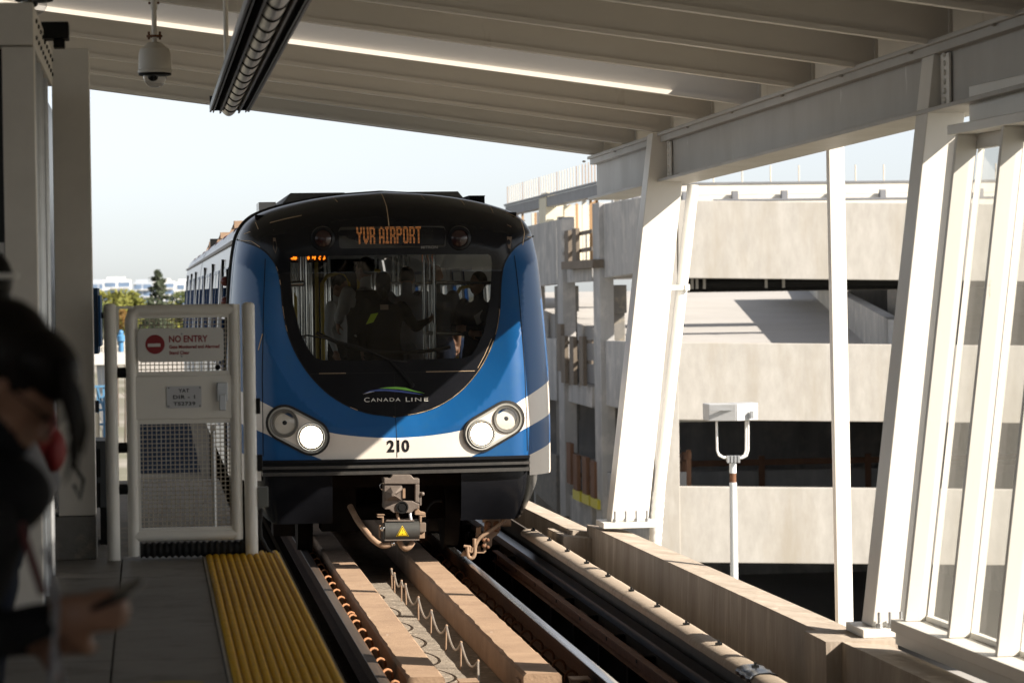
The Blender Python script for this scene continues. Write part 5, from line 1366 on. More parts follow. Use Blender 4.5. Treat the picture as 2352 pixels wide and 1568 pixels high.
def person(label, loc, face, pose=None, scale=1.0, top=CLOTHK, legs=CLOTHN, sleeve='long', skin=SKIN, hair=HAIR, hairstyle='short', head_pitch=0, head_yaw=0,
           vox=.013, bulk=1.0, hands=((0, -.3, -1), (0, -.3, -1)), curl=.5, group=None, skin_tone=None, sleeve_mat=None):
    """face: direction the body faces, degrees anticlockwise from 'towards the camera'"""
    J = dict(STAND); J.update(pose or {})
    J = {k: Vector(v) for k, v in J.items()}
    M = MB(); segs = []
    V = Vector
    def limb(a, b, ra, rb, m_, rm=None):
        mid = (a+b)/2; M.tube([a, a.lerp(b, .3), mid, b], [ra, ra*1.05, (ra+rb)/2*1.02 if rm is None else rm, rb], 12); M.ball(a, ra, 12, 8); M.ball(b, rb, 12, 8); segs.append((a, b, (ra+rb)/2, m_))
    k = bulk
    p, wa, ch, ne = J['pelvis'], J['waist'], J['chest'], J['neck']
    loft(M, [(p-V((0, 0, .10)), .12*k, .10*k), (p, .165*k, .125*k), (p.lerp(wa, .6), .155*k, .12*k), (wa, .15*k, .115*k), (wa.lerp(ch, .5), .165*k, .122*k), (ch, .185*k, .13*k), (ch.lerp(ne, .4), .19*k, .12*k), (ch.lerp(ne, .72), .15, .095), (ne-V((0, 0, .02)), .075, .07)])
    segs.append((p, p-V((0, 0, .1)), .13, legs)); segs.append((wa, ch, .15*k, top)); segs.append((ch, ch.lerp(ne, .8), .16*k, top)); segs.append((J['sL'], J['sR'], .08, top))
    Rh = Matrix.Rotation(radians(head_yaw), 3, 'Z') @ Matrix.Rotation(radians(head_pitch), 3, 'X')
    hc = J['head']
    def HV(x, y, z): return hc+Rh @ V((x, y, z))
    M.tube([ne-V((0, 0, .05)), ne.lerp(HV(0, .015, -.06), .6), HV(0, .015, -.05)], [.062, .054, .055], 12); segs.append((ne.lerp(hc, .25), hc, .06, skin))
    M.ball(HV(0, .01, .02), (.074, .094, .098), 18, 12, Rh); M.ball(HV(0, -.022, -.045), (.060, .066, .068), 14, 10, Rh)
    M.ball(HV(0, -.058, -.093), (.026, .022, .02), 10, 8, Rh)      # chin
    M.tube([HV(0, -.085, .012), HV(0, -.106, -.028), HV(0, -.095, -.034)], [.009, .0145, .008], 8)      # nose
    M.tube([HV(-.032, -.082, .026), HV(0, -.089, .022), HV(.032, -.082, .026)], [.010, .010, .010], 8)    # brow
    M.tube([HV(-.020, -.082, -.062), HV(0, -.090, -.060), HV(.020, -.082, -.062)], [.006, .010, .006], 8)  # lips
    for sx in (-1, 1): M.ball(HV(sx*.076, .012, -.005), (.011, .022, .032), 10, 8, Rh)
    segs.append((HV(0, 0, .04), HV(0, -.045, -.09), .115, skin))
    for s_, sx in (('L', 1), ('R', -1)):
        sm_ = sleeve_mat or top
        limb(J['s'+s_], J['e'+s_], .062*k, .046*k, sm_); limb(J['e'+s_], J['w'+s_], .045*k, .031, sm_ if sleeve == 'long' else skin)
        if sleeve == 'short': segs.append((J['s'+s_].lerp(J['e'+s_], .8), J['e'+s_], .05, sm_))
        limb(J['h'+s_], J['k'+s_], .092*k, .062, legs); limb(J['k'+s_], J['a'+s_], .058, .042, legs)
        a = J['a'+s_]; M.ball(a+V((0, .02, -.03)), (.045, .055, .055), 10, 8); M.tube([a+V((0, .03, -.04)), a+V((0, -.08, -.055)), a+V((0, -.17, -.065))], [.045, .046, .030], 10, flat=.75); segs.append((a+V((0, 0, -.05)), a+V((0, -.17, -.06)), .04, INKK))
        # hand with five fingers
        w_ = J['w'+s_]; hd = V(hands[0 if s_ == 'L' else 1]).normalized(); inner = V((-sx, 0, 0)); up = hd.cross(inner).normalized(); inner = up.cross(hd).normalized()
        pc = w_+hd*.05; rot = Matrix((up, hd, inner)).transposed()
        M.ball(pc, (.040, .052, .017), 12, 8, rot); segs.append((w_+hd*.02, w_+hd*.16, .045, skin))
        for q, (o_, L_) in enumerate(((-.029, .062), (-.010, .072), (.010, .068), (.028, .052))):
            b0 = pc+hd*.042+up*(-o_ if sx > 0 else o_); c_ = curl
            d1 = (hd+inner*c_*.7).normalized(); d2 = (hd*(1-c_*.9)+inner*c_*1.6).normalized(); d3 = (hd*(1-c_*1.7)+inner*c_*1.8).normalized()
            p1 = b0+d1*L_*.45; p2 = p1+d2*L_*.32; p3 = p2+d3*L_*.25
            M.tube([b0-hd*.012, p1, p2, p3], [.0105, .0095, .0088, .0075], 8); M.ball(p3, .0076, 8, 6)
        t0 = pc-hd*.02+up*(.032 if sx > 0 else -.032); us = up*(1 if sx > 0 else -1); t1 = t0+(us*.7+hd*.6+inner*.5).normalized()*.042; t2 = t1+(us*.15+hd*.8+inner*.6).normalized()*.032
        M.tube([t0, t1, t2], [.014, .0115, .009], 8); M.ball(t2, .009, 8, 6)
    me = remesh_obj(M, vox)
    Rz = Matrix.Rotation(radians(face), 3, 'Z')
    ms = []; 
    for _, _, _, m_ in segs:
        if m_ not in ms: ms.append(m_)
    A = np.array([tuple(a) for a, b, r, m_ in segs]); B = np.array([tuple(b) for a, b, r, m_ in segs]); RR = np.array([r for a, b, r, m_ in segs]); MI = [ms.index(m_) for a, b, r, m_ in segs]
    D = B-A; DD_ = (D*D).sum(1)+1e-9
    mi = []
    for pl in me.polygons:
        c = np.array(pl.center); t = np.clip(((c-A)*D).sum(1)/DD_, 0, 1); dd = np.sqrt(((A+D*t[:, None]-c)**2).sum(1))-RR
        mi.append(MI[int(dd.argmin())])
    me.materials.clear()
    for m_ in ms: me.materials.append(m_)
    me.polygons.foreach_set("material_index", mi); me.polygons.foreach_set("use_smooth", [True]*len(me.polygons))
    me.transform(Matrix.Scale(scale, 4)); me.transform(Rz.to_4x4())
    me.name = "person"
    o = bpy.data.objects.new("person", me); COL.objects.link(o); o.location = loc; ORG[o.name] = Vector(loc)
    tag(o, label, "person", group)
    X = lambda v_: Vector(loc)+Rz @ (V(v_)*scale)
    RX = Rz @ Rh
    # hair
    h_ = MB(); h_.use(hair, True)
    sc = scale
    if hairstyle != 'bald':
        h_.ball(X(HV(0, .024, .034)), tuple(v_*sc for v_ in (.082, .094, .098)), 20, 12, RX)
        if hairstyle in ('long', 'bun', 'bob'):
            h_.ball(X(HV(0, .05, -.03)), tuple(v_*sc for v_ in (.078, .062, .11)), 16, 10, RX)
        if hairstyle == 'bun': h_.ball(X(HV(0, .10, -.10)), tuple(v_*sc for v_ in (.035, .035, .07)), 12, 8, RX)
        if hairstyle == 'fringe':
            h_.ball(X(HV(0, .045, .045)), (.090, .098, .098), 22, 14, RX); h_.ball(X(HV(0, .075, -.02)), (.085, .07, .115), 16, 10, RX)
            h_.ball(X(HV(0, -.012, .072)), (.084, .088, .062), 22, 14, RX)
            rnd = random.Random(4)
            for q in range(26):
                x0_ = -.085+.17*q/25; P0 = HV(x0_*.8, -.05, .105); P1 = HV(x0_, -.108+abs(x0_)*.25, .062); L_ = rnd.uniform(.05, .10)+(.05 if abs(x0_) > .06 else 0)
                P2 = P1+V((0, -.012, -L_*.55)); P3 = P1+V((x0_*.1, .0+rnd.uniform(-.01, .012), -L_))
                h_.tube([X(P0), X(P1), X(P2), X(P3)], [.012, .014, .009, .002], 6)
        if hairstyle == 'long':
            rnd = random.Random(4)
            for q in range(46):
                a = -1.9+3.8*q/45; rx = .086; x0_ = rx*sin(a); y0_ = -.03-.058*cos(a)*(.9 if cos(a) > 0 else .9)
                L_ = rnd.uniform(.10, .17)
                x0_ = x0_ if abs(a) > .75 else math.copysign(.058+.03*rnd.random(), a)
                P0 = HV(x0_*.75, y0_*.55+.01, .10); P1 = HV(x0_*1.05, y0_*.95, .03); P2 = P1+V((x0_*.12, -.012, -L_*.6)); P3 = P1+V((x0_*.02, -.018+rnd.uniform(-.01, .01), -L_))
                h_.tube([X(P0), X(P1), X(P2), X(P3)], [v_*sc for v_ in (.010, .013, .010, .003)], 6)
        h_.build("hair", parent=o, sharp=80)
    e_ = MB(); e_.use(INKK, True)
    for sx in (-1, 1): e_.ball(X(HV(sx*.030, -.083, .006)), tuple(v_*sc for v_ in (.012, .006, .006)), 10, 6, RX)
    e_.build("eye", parent=o)
    return o, X, HV, RX, J

# -- woman with the phone, close to the lens
PLZ = 1.05
pose = dict(pelvis=(0, .0, .86), waist=(0, -.01, .98), chest=(0, -.045, 1.12), neck=(0, -.075, 1.25), head=(0, -.17, 1.36),
            sL=(.17, -.05, 1.175), sR=(-.17, -.05, 1.175), eL=(.22, -.03, .93), eR=(-.22, -.03, .93), wL=(.10, -.20, .93), wR=(-.03, -.235, .975),
            hL=(.095, 0, .84), hR=(-.095, 0, .84), kL=(.10, -.01, .46), kR=(-.10, -.01, .46))
fg, X, HV, RX, J = person("person in dark hooded jacket with bowed head looking at a phone, blurred and nearest", (-.415, 5.1, PLZ), 90, pose, 1.0, CLOTHK, CLOTHK, head_pitch=38, head_yaw=0,
            vox=.0085, bulk=1.28, hairstyle='fringe', hands=((-.5, -.8, .1), (.12, -1, .12)), curl=.42)
s = mb(BLACKM, True)
for sx in (-1, 1): s.tube([X(HV(sx*.032+.024*cos(t*pi/8), -.105, .004+.02*sin(t*pi/8))) for t in range(17)], .0022, 6)
for sx in (-1, 1): s.tube([X(HV(sx*.056, -.102, .01)), X(HV(sx*.076, 0, .012))], .0022, 6)
s.build("glasses", parent=fg)
s = mb(CLOTHK, True); s.ball(X((0, -.115, 1.185)), (.135, .15, .085), 22, 14); s.ball(X((0, .02, 1.24)), (.10, .15, .09), 20, 12); s.build("hood", parent=fg)
s = mb(mat("cord_grey", (.30, .30, .32), .8), True)
for sx, d_ in ((-1, 0), (1, .03)):
    pts = []
    for i in range(13):
        u = i/12; pts.append(X((sx*.07-.03*sin(u*4), -.235-.02*sin(u*pi)-.01*sin(u*9+d_*60), 1.10-.42*u)))
    s.tube(pts, .005, 6)
s.build_each("drawstring", parent=fg)
s = mb(mat("jacket_print", (.30, .30, .33), .8)); rnd = random.Random(8)
for i in range(9):
    z = 1.05-i*.045; y_ = -.245-.002*i; x0_ = -.10+rnd.uniform(-.02, .02)
    s.add([X((x0_, y_, z)), X((x0_+.035, y_-.006, z-.005)), X((x0_+.02, y_-.005, z-.035)), X((x0_-.012, y_+.002, z-.03))], [(0, 1, 2, 3)])
s.build_each("chest_print", parent=fg)
s = mb(mat("lanyard_red", (.12, .03, .03), .7), True); s.tube([X((-.10, -.12, 1.25)), X((-.09, -.19, 1.17)), X((-.04, -.232, 1.02))], .008, 6); s.build("lanyard", parent=fg)
a = W(176, 1399, Y=5.12); b = W(312, 1349, Y=5.06); d_ = (b-a).normalized(); s = MB(); s.use(mat("phone_black", (.015, .015, .017), .2))
s.beam(a, b, .072, .010, up=(0, -.35, 1)); tag(s.build("phone", loc=a, bevel=.003), "black phone held in the hand of the blurred person", "phone")

# -- person with the red backpack behind
pose = dict(eL=(.23, .175, 1.06), eR=(-.23, .175, 1.06), wL=(.13, -.10, 1.02), wR=(-.13, -.10, 1.02), head=(0, -.015, 1.60))
bp_, X, HV, RX, J = person("person in a dark vest with grey sleeves seen behind the blurred phone user", (-.45, 8.0, PLZ), -90, pose, .955, CLOTHK, CLOTHN, sleeve_mat=CLOTHG, hairstyle='bob', vox=.011, hands=((-.4, -1, 0), (.4, -1, 0)))
s = mb(SIGNW, True); n = 14
s.tube([X(HV(.088*cos(pi*i/n), .03, .02+.105*sin(pi*i/n))) for i in range(n+1)], .007, 8); s.tube([X(HV(.087*cos(2*pi*i/20), .018+.108*sin(2*pi*i/20), .045)) for i in range(21)], .008, 8); s.build("head_strap", parent=bp_)
k0 = X((0, .155, 1.225)); s = mb(REDC, True)
s.ball(k0, (.06, .12, .115), 18, 12); s.ball(k0+Vector((.045, 0, -.06)), (.036, .09, .06), 14, 10)
pk = thing("backpack", "red backpack worn by the person with grey sleeves", "backpack", k0); s.build("bag_body", parent=pk)
s = mb(BLACKM, True); s.tube([k0+Vector((.10, -.03, -.10)), k0+Vector((.125, -.04, -.14)), k0+Vector((.115, -.05, -.19)), k0+Vector((.10, -.045, -.15))], .005, 6); s.build("zip_cord", parent=pk)

# -- passengers behind the windscreen
FZ = 1.1
def pass_loc(px, Y): q = W(px, 650, Y=Y); return (q.x, Y, FZ)
NAVYJ = mat("vest_black", (.008, .008, .009), .9)
pA, X, HV, RX, J = person("passenger in white short sleeved shirt and black vest with his back to the windscreen", pass_loc(838, 30.6), 195, dict(eL=(.27, -.02, 1.15), wL=(.20, -.25, 1.12)), 1.03, CLOTHW, CLOTHK, 'short', hairstyle='short', head_yaw=35, bulk=1.08)
s = mb(NAVYJ, True); q = [(X((0, .0, z)), rx*1.03, ry*1.03) for z, rx, ry in ((.93, .185, .15), (1.08, .18, .145), (1.25, .20, .16), (1.36, .185, .155), (1.43, .12, .12))]; loft(s, q); s.build("vest", parent=pA)
pB, X, HV, RX, J = person("passenger in black with a bag, arm stretched out to the chrome pole", pass_loc(880, 29.15), 180, dict(sR=(-.19, 0, 1.38), eR=(-.34, -.06, 1.17), wR=(-.47, -.12, 1.24), wL=(.22, -.1, .95)), .94, CLOTHK, CLOTHK, hairstyle='bun', bulk=1.12, hands=((0, -.3, -1), (-.6, -.5, .3)), curl=.7)
s = mb(mat("hi_vis_tag", (.55, .75, .03), .6)); a = W(845, 733, Y=28.98); s.hexa([(a.x-.02, 28.96, a.z-.05), (a.x+.05, 28.96, a.z-.03), (a.x+.05, 28.975, a.z-.03), (a.x-.02, 28.975, a.z-.05), (a.x+.03, 28.96, a.z+.05), (a.x+.10, 28.96, a.z+.06), (a.x+.10, 28.975, a.z+.06), (a.x+.03, 28.975, a.z+.05)])
s.use(mat("bag_strap", (.35, .26, .20), .7)).box(a.x+.12, a.x+.20, 28.96, 28.975, a.z+.09, a.z+.14); s.use(CLOTHG).prism([(a.x+.55, a.z-.50), (a.x+.62, a.z-.5), (a.x+.45, a.z-.22), (a.x+.43, a.z-.2)], 'y', 28.96, 28.97); s.build("bag_tag", parent=pB)
pC, X, HV, RX, J = person("passenger in pale grey suit jacket standing between the chrome poles", pass_loc(935, 30.5), 175, dict(neck=(0, -.03, 1.45), head=(0, -.08, 1.59)), .99, CLOTHG, CLOTHG, hairstyle='short', head_pitch=25, bulk=1.1)
pD, X, HV, RX, J = person("bald passenger in dark short sleeved shirt behind the chrome poles", pass_loc(1000, 31.1), 165, None, .99, mat("charcoal_shirt", (.03, .03, .033), .9), CLOTHN, 'short', hairstyle='bald', bulk=1.12)
pE, X, HV, RX, J = person("passenger in navy jacket and glasses with folded arms by the windscreen corner", pass_loc(1098, 29.6), -35, dict(eL=(.26, -.05, 1.15), eR=(-.26, -.05, 1.15), wL=(-.02, -.22, 1.16), wR=(.02, -.24, 1.10)), .935, CLOTHN, CLOTHN, hairstyle='short', head_yaw=-20, hands=((-1, -.1, 0), (1, -.1, 0)), bulk=1.1)
s = mb(BLACKM, True)
for sx in (-1, 1): s.tube([X(HV(sx*.032+.024*cos(t*pi/8), -.102, .006+.02*sin(t*pi/8))) for t in range(17)], .003, 6)
s.build("glasses", parent=pE)
s = mb(CLOTHW); s.prism([(X((0, 0, 0)).x-.06, 2.30), (X((0, 0, 0)).x+.0, 2.12), (X((0, 0, 0)).x+.05, 2.34), (X((0, 0, 0)).x+.02, 2.36)], 'y', X((0, -.16, 0)).y-.02, X((0, -.16, 0)).y); s.build("collar", parent=pE)
pF, X, HV, RX, J = person("passenger in white top bending over a phone beside the yellow rail", pass_loc(778, 31.6), 60, dict(eL=(.25, -.1, 1.15), wL=(.1, -.28, 1.2)), .93, CLOTHW, CLOTHK, 'long', hairstyle='short', head_pitch=20)

for o_ in (pA, pB, pC, pD, pE, pF): o_["group"] = "passengers behind the windscreen"
for o_ in (fg, bp_): o_["group"] = "people waiting on the platform"
# ================================================================== PARKING GARAGE UNDER CONSTRUCTION (right)
YS_ = 64.5; XW_ = 11.3
gar = thing("parking_garage", "concrete parking garage under construction with sunlit spandrels beside the track", "building", (15, 70, -8))
def sface(px0, px1, top0, top1, bot0, bot1, dep=.28, yo=0, m_=GARS, nm="spandrel"):
    """panel on the south face given by its corner sights"""
    y = YS_+yo
    a, b = W(px0, top0, Y=y), W(px1, top1, Y=y); c, d_ = W(px0, bot0, Y=y), W(px1, bot1, Y=y)
    k = lambda p, q: q
    M = mb(m_); M.hexa([(a.x, y, c.z), (b.x, y, d_.z), (b.x, y+dep, d_.z), (a.x, y+dep, c.z), (a.x, y, a.z), (b.x, y, b.z), (b.x, y+dep, b.z), (a.x, y+dep, a.z)])
    return M.build(nm, parent=gar, bevel=.015)
sface(1556, 2900, 460, 476, 638.5, 652); sface(1556, 2900, 786, 799, 964, 977); sface(1556, 2900, 1117, 1129, 1291, 1303)
sface(1496, 1553, 462, 462, 1330, 1330, .6, -.02, nm="corner_pier")
def wface(px0, px1, t0, t1, b0, b1, thk=.25, xo=0, m_=GARW, nm="spandrel", bev=.012):
    x = XW_+xo
    a, b = W(px0, t0, X=x), W(px1, t1, X=x); c, d_ = W(px0, b0, X=x), W(px1, b1, X=x)
    M = mb(m_); M.hexa([(x, b.y, d_.z), (x+thk, b.y, d_.z), (x+thk, a.y, c.z), (x, a.y, c.z), (x, b.y, b.z), (x+thk, b.y, b.z), (x+thk, a.y, a.z), (x, a.y, a.z)])
    return M.build(nm, parent=gar, bevel=bev)
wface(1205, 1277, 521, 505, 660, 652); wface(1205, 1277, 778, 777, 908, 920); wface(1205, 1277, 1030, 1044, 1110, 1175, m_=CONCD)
wface(1291, 1359, 607, 600, 650, 645.5); wface(1291, 1359, 882, 888, 918, 936); wface(1296, 1359, 1129, 1158, 1175, 1250)
wface(1376, 1495, 470, 449, 640, 622); wface(1376, 1495, 782, 786, 926, 957); wface(1380, 1495, 1081, 1110, 1240, 1300)
for px0, px1, t in ((1278, 1290, 506), (1360, 1375, 468)):
    wface(px0, px1, t, t-3, 1180 if px0 < 1300 else 1215, 1180 if px0 < 1300 else 1215, .35, -.12, nm="pilaster")
wface(1291, 1298, 500, 498, 606, 604, .25, 0, nm="spandrel")
s = mb(CONCD)
for y, x0, x1 in ((83.2, 11.42, 11.98), (75.6, 11.42, 12.12), (90.5, 11.42, 12.0), (69.2, 11.42, 12.1)):
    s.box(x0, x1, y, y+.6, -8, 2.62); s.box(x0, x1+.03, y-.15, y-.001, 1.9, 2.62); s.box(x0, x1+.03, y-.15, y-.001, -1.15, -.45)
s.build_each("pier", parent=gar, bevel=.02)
s = mb(GARF); s.box(11.56, 34, 64.8, 67.4, 2.78, 3.02); s.prism([(17.6, 67.41), (34, 67.41), (34, 96), (20.3, 96)], 'z', 2.78, 3.02); s.box(11.56, 13.3, 67.41, 96, 2.78, 3.02); s.build_each("upper_deck", parent=gar)
s = mb(GARF); s.box(11.56, 34, 64.8, 100, -.42, -.12); s.box(11.56, 34, 64.8, 100, -3.5, -3.2); s.box(11.56, 34, 64.8, 100, -6.6, -6.3); s.build_each("floor_slab", parent=gar)
s = mb(GARF); s.hexa([(12.2, 66.0, -.10), (30, 66.0, -.10), (30, 104, -.1), (12.2, 104, -.1), (12.2, 66.0, .72), (30, 66.0, .72), (30, 104, 2.42), (12.2, 104, 2.42)]); s.build("ramp", parent=gar)
s = mb(GARW); s.hexa([(16.6, 66, .5), (16.9, 66, .5), (23.3, 103, 2.2), (23.0, 103, 2.2), (16.6, 66, 1.75), (16.9, 66, 1.75), (23.3, 103, 2.9), (23.0, 103, 2.9)]); s.build("ramp_wall", parent=gar)
s = mb(GARW); s.box(20.5, 34, 86, 86.3, .8, 2.7); s.box(11.6, 34, 90, 90.3, -6.3, -.43); s.box(33.7, 34, 64.8, 90, -6.3, 2.7); s.box(24, 24.4, 66, 90, -6.3, -.43); s.build_each("inner_wall", parent=gar)
s = mb(CONCD); s.box(18.6, 19.6, 73, 74, .9, 2.77); s.box(24.2, 25.2, 73, 74, .9, 2.77); s.build_each("inner_column", parent=gar)
s = mb(BLACKM, True)
for z, y, r in ((2.62, 65.6, .10), (2.55, 66.3, .12), (2.66, 67.0, .08)): s.cyl((11.7, y, z), (34, y, z), r, 10)
s.use(mat("pipe_clamp", (.30, .29, .27), .6), False)
for px in (1590, 1601, 1618, 1760, 1800): q = W(px, 648, Y=65.45); s.box(q.x-.03, q.x+.03, 65.45, 65.49, 2.5, 2.74)
s.build_each("ceiling_pipe", parent=gar)
s = mb(CONCD); s.box(11.7, 34, 66.8, 67.39, 2.42, 2.775); s.build("ceiling_beam", parent=gar)
s = mb(GARW); s.box(13.6, 33, 79.0, 79.2, -3.2, -2.42); s.hexa([(12.2, 68.5, -3.2), (12.4, 68.5, -3.2), (13.6, 79, -3.2), (13.4, 79, -3.2), (12.2, 68.5, -1.75), (12.4, 68.5, -1.75), (13.6, 79, -2.42), (13.4, 79, -2.42)]); s.build_each("low_wall", parent=gar)
# guard rails of timber
def guard(label, build, grp="timber guard rails in the garage"):
    t_ = thing("timber_guardrail", label, "guard rail", (0, 0, 0), grp); return t_
def set_loc(t_, loc):
    t_.location = loc; ORG[t_.name] = Vector(loc)
gq = guard("brown timber guard rail inside the dark lower opening, behind the floodlight pole", None); set_loc(gq, (14, 72, -3.2))
s = mb(WOODR); s.beam((12.3, 67.6, -1.32), (13.6, 78.3, -2.18), .08, .16); s.beam((13.7, 78.3, -2.16), (33, 78.3, -2.14), .08, .16); s.build("rail", parent=gq)
for i in range(6):
    u = i/5.5; s = mb(WOODR); s.box(12.3+1.3*u-.05, 12.3+1.3*u+.05, 67.7+10.6*u, 67.78+10.6*u, -3.2, -1.2-.86*u); s.build("upright", parent=gq)
for i in range(7): s = mb(WOODR); s.box(16.1+i*2.9, 16.26+i*2.9, 78.2, 78.28, -3.2, -1.98); s.build("upright", parent=gq)
def wguard(label, posts, rails, blocks=()):
    t_ = guard(label, None); x = XW_-.14
    a = W(posts[0][0], posts[0][2], X=x); set_loc(t_, (x, a.y, a.z))
    for px, p0, p1, m_ in posts:
        a, b = W(px, p1, X=x), W(px+8, p0, X=x); s = mb(m_); s.box(x-.05, x+.05, b.y, a.y, a.z, b.z); s.build("upright", parent=t_)
    for (pxa, pya), (pxb, pyb), h_ in rails:
        a, b = W(pxa, pya, X=x+.10), W(pxb, pyb, X=x+.10); s = mb(WOOD); s.beam(a, b, .05, h_); s.build("rail", parent=t_)
    return t_
wguard("timber guard rail across the open gap in the topmost spandrel", ((1301, 529, 604, WOOD), (1319, 524, 602, WOOD)), (((1291, 545), (1361, 531), .10), ((1291, 583), (1361, 571), .10)))
s0 = wguard("weathered timber guard rail across the middle gap of the garage wall", ((1284, 744, 851, WOOD), (1293, 771, 878, WOOD), (1313, 773, 882, WOOD), (1335, 773, 884, WOOD)), (((1291, 787), (1361, 784), .09), ((1291, 828), (1361, 832), .09)))
s0 = wguard("brown timber guard rail with yellow feet across the lowest gap of the garage wall", ((1306, 1018, 1108, WOODR), (1321, 1045, 1130, WOODR), (1342, 1050, 1140, WOODR), (1361, 1060, 1150, WOODR)), (((1308, 1040), (1372, 1062), .10), ((1308, 1083), (1372, 1102), .10)))
for px, py in ((1322, 1137), (1343, 1146), (1363, 1155)):
    a, b = W(px-5, py+7, X=XW_-.18), W(px+11, py-7, X=XW_-.18); s = mb(mat("yellow_foot", (.62, .55, .05), .6)); s.box(XW_-.2, XW_-.03, b.y, a.y, a.z, b.z); s.build("yellow_foot", parent=s0)
s = mb(WOOD); a, b = W(1289, 612, X=XW_-.3), W(1361, 592, X=XW_-.3); z0 = W(1320, 613, X=XW_-.3).z; s.box(XW_-.3, XW_-.02, b.y, a.y, z0-.05, z0+.16)
tag(s.build("formwork_edge", loc=(XW_, a.y, z0)), "dark timber formwork edge under the topmost gap", "formwork")
# upper deck steelwork with starter bars
up = thing("deck_steelwork", "pale steel deck frame with upright starter bars on top of the garage", "steelwork", (13, 85, 4))
XU = 12.0
s = mb(STRUCT); s.box(XU, XU+.3, 79, 100, 5.02, 5.32); s.box(XU-.05, XU+.02, 79, 100, 5.33, 5.40); s.build("edge_girder", parent=up)
s = mb(PALEST); s.box(XU+.31, 33, 79, 79.3, 5.0, 5.30); s.box(XU+.4, 34, 79.31, 80.4, 5.2, 5.32); s.build_each("deck_plate", parent=up)
s = mb(STRUCT); s.box(XU+.3, 33, 78.96, 78.99, 5.30, 5.34); s.build("deck_edge", parent=up)
s = mb(PALEST); s.box(13.5, 31.5, 70.6, 70.75, 4.45, 4.62); s.box(13, 33, 76, 76.3, 4.3, 4.9); s.build_each("cross_beam", parent=up)
s = mb(STRUCT); s.box(13.5, 31.5, 70.58, 70.595, 4.60, 4.64)
for i in range(16): s.box(14.2+i*1.12, 14.32+i*1.12, 70.4, 70.55, 4.34, 4.47)
s.hexa([(15.6, 71.5, 4.36), (17.9, 71.5, 4.36), (17.9, 71.7, 4.36), (15.6, 71.7, 4.36), (16.0, 71.5, 4.40), (17.9, 71.5, 4.62), (17.9, 71.7, 4.62), (16.0, 71.7, 4.40)])
for i in range(16): s.box(12.4+i*1.3, 12.55+i*1.3, 75.8, 75.99, 4.4, 5.0)
s.build_each("bracket", parent=up)
for k in range(36):
    y = 79.2+k*.58; s = mb(mat("starter_bar_rust", (.40, .25, .13), .8) if k < 6 or k % 7 == 0 else mat("starter_bar_pale", (.66, .58, .46), .8)); s.cyl((XU+.02, y, 5.4), (XU+.02, y, 5.98), .013, 6); s.build("starter_bar", parent=up)
for k in range(26):
    x = 12.8+k*.78; s = mb(MATS["starter_bar_pale"]); s.cyl((x, 79.1, 5.3), (x, 79.1, 5.78), .018, 6); s.build("starter_bar", parent=up)
s = mb(PALEST)
rnd = random.Random(21)
for k in range(30):
    y = 79.3+k*.7; x = XU+rnd.uniform(.1, 2.5); w_ = rnd.uniform(.06, .22); s.box(x, x+w_, y, y+.12, 3.02, 5.0)
for k in range(8): y = 80+k*2.4; s.box(XU+.5, XU+3.2, y, y+.08, 3.4+.25*(k % 4), 3.46+.25*(k % 4))
s.use(MATS["starter_bar_rust"])
for k in range(14): y = 80+k*1.4; x = XU+rnd.uniform(.05, .6); s.box(x, x+.07, y, y+.07, 3.1, 5.0)
s.use(STRUCT)
for k in range(12): y = 79.6+k*1.6; x = XU+rnd.uniform(.2, 1.5); z = rnd.uniform(3.2, 4.4); s.box(x, x+rnd.uniform(.2, .5), y, y+.2, z, z+rnd.uniform(.3, .8))
s.build_each("shoring_prop", parent=up)
s = mb(PLY); s.box(XU+.05, XU+1.6, 86.0, 86.2, 3.03, 4.95); s.box(XU+.2, XU+4, 92, 92.2, 3.03, 4.95); s.box(XU+2.5, XU+2.7, 93, 99, 3.0, 4.9); s.build_each("formwork_panel", parent=up)
yF = 89.5; s = mb(PLY); q = [W(a, b, Y=yF) for a, b in ((1253, 600), (1254, 455), (1259, 441), (1275, 447), (1291, 458), (1304, 474), (1313, 492), (1319, 510), (1330, 600))]
s.prism([(p.x, p.z) for p in q], 'y', yF, yF+1.6)
tag(s.build("concrete_form", loc=(12, yF, 3)), "pale curved formwork wall standing on the garage top behind the train roof", "formwork")
sc_ = thing("scaffold", "galvanised scaffold tower standing beside the curved formwork wall", "scaffold", (12.6, 77, 3.0))
s = mb(GALV, True)
for x in (12.1, 12.9):
    for y in (76.0, 77.2): s.cyl((x, y, 3.02), (x, y, 4.95), .03, 8)
for z in (3.35, 3.75, 4.15, 4.55, 4.9):
    s.cyl((12.1, 76, z), (12.9, 76, z), .022, 8); s.cyl((12.1, 76, z), (12.1, 77.2, z), .022, 8); s.cyl((12.1, 77.2, z), (12.9, 77.2, z), .022, 8)
s.build("scaffold_tube", parent=sc_)
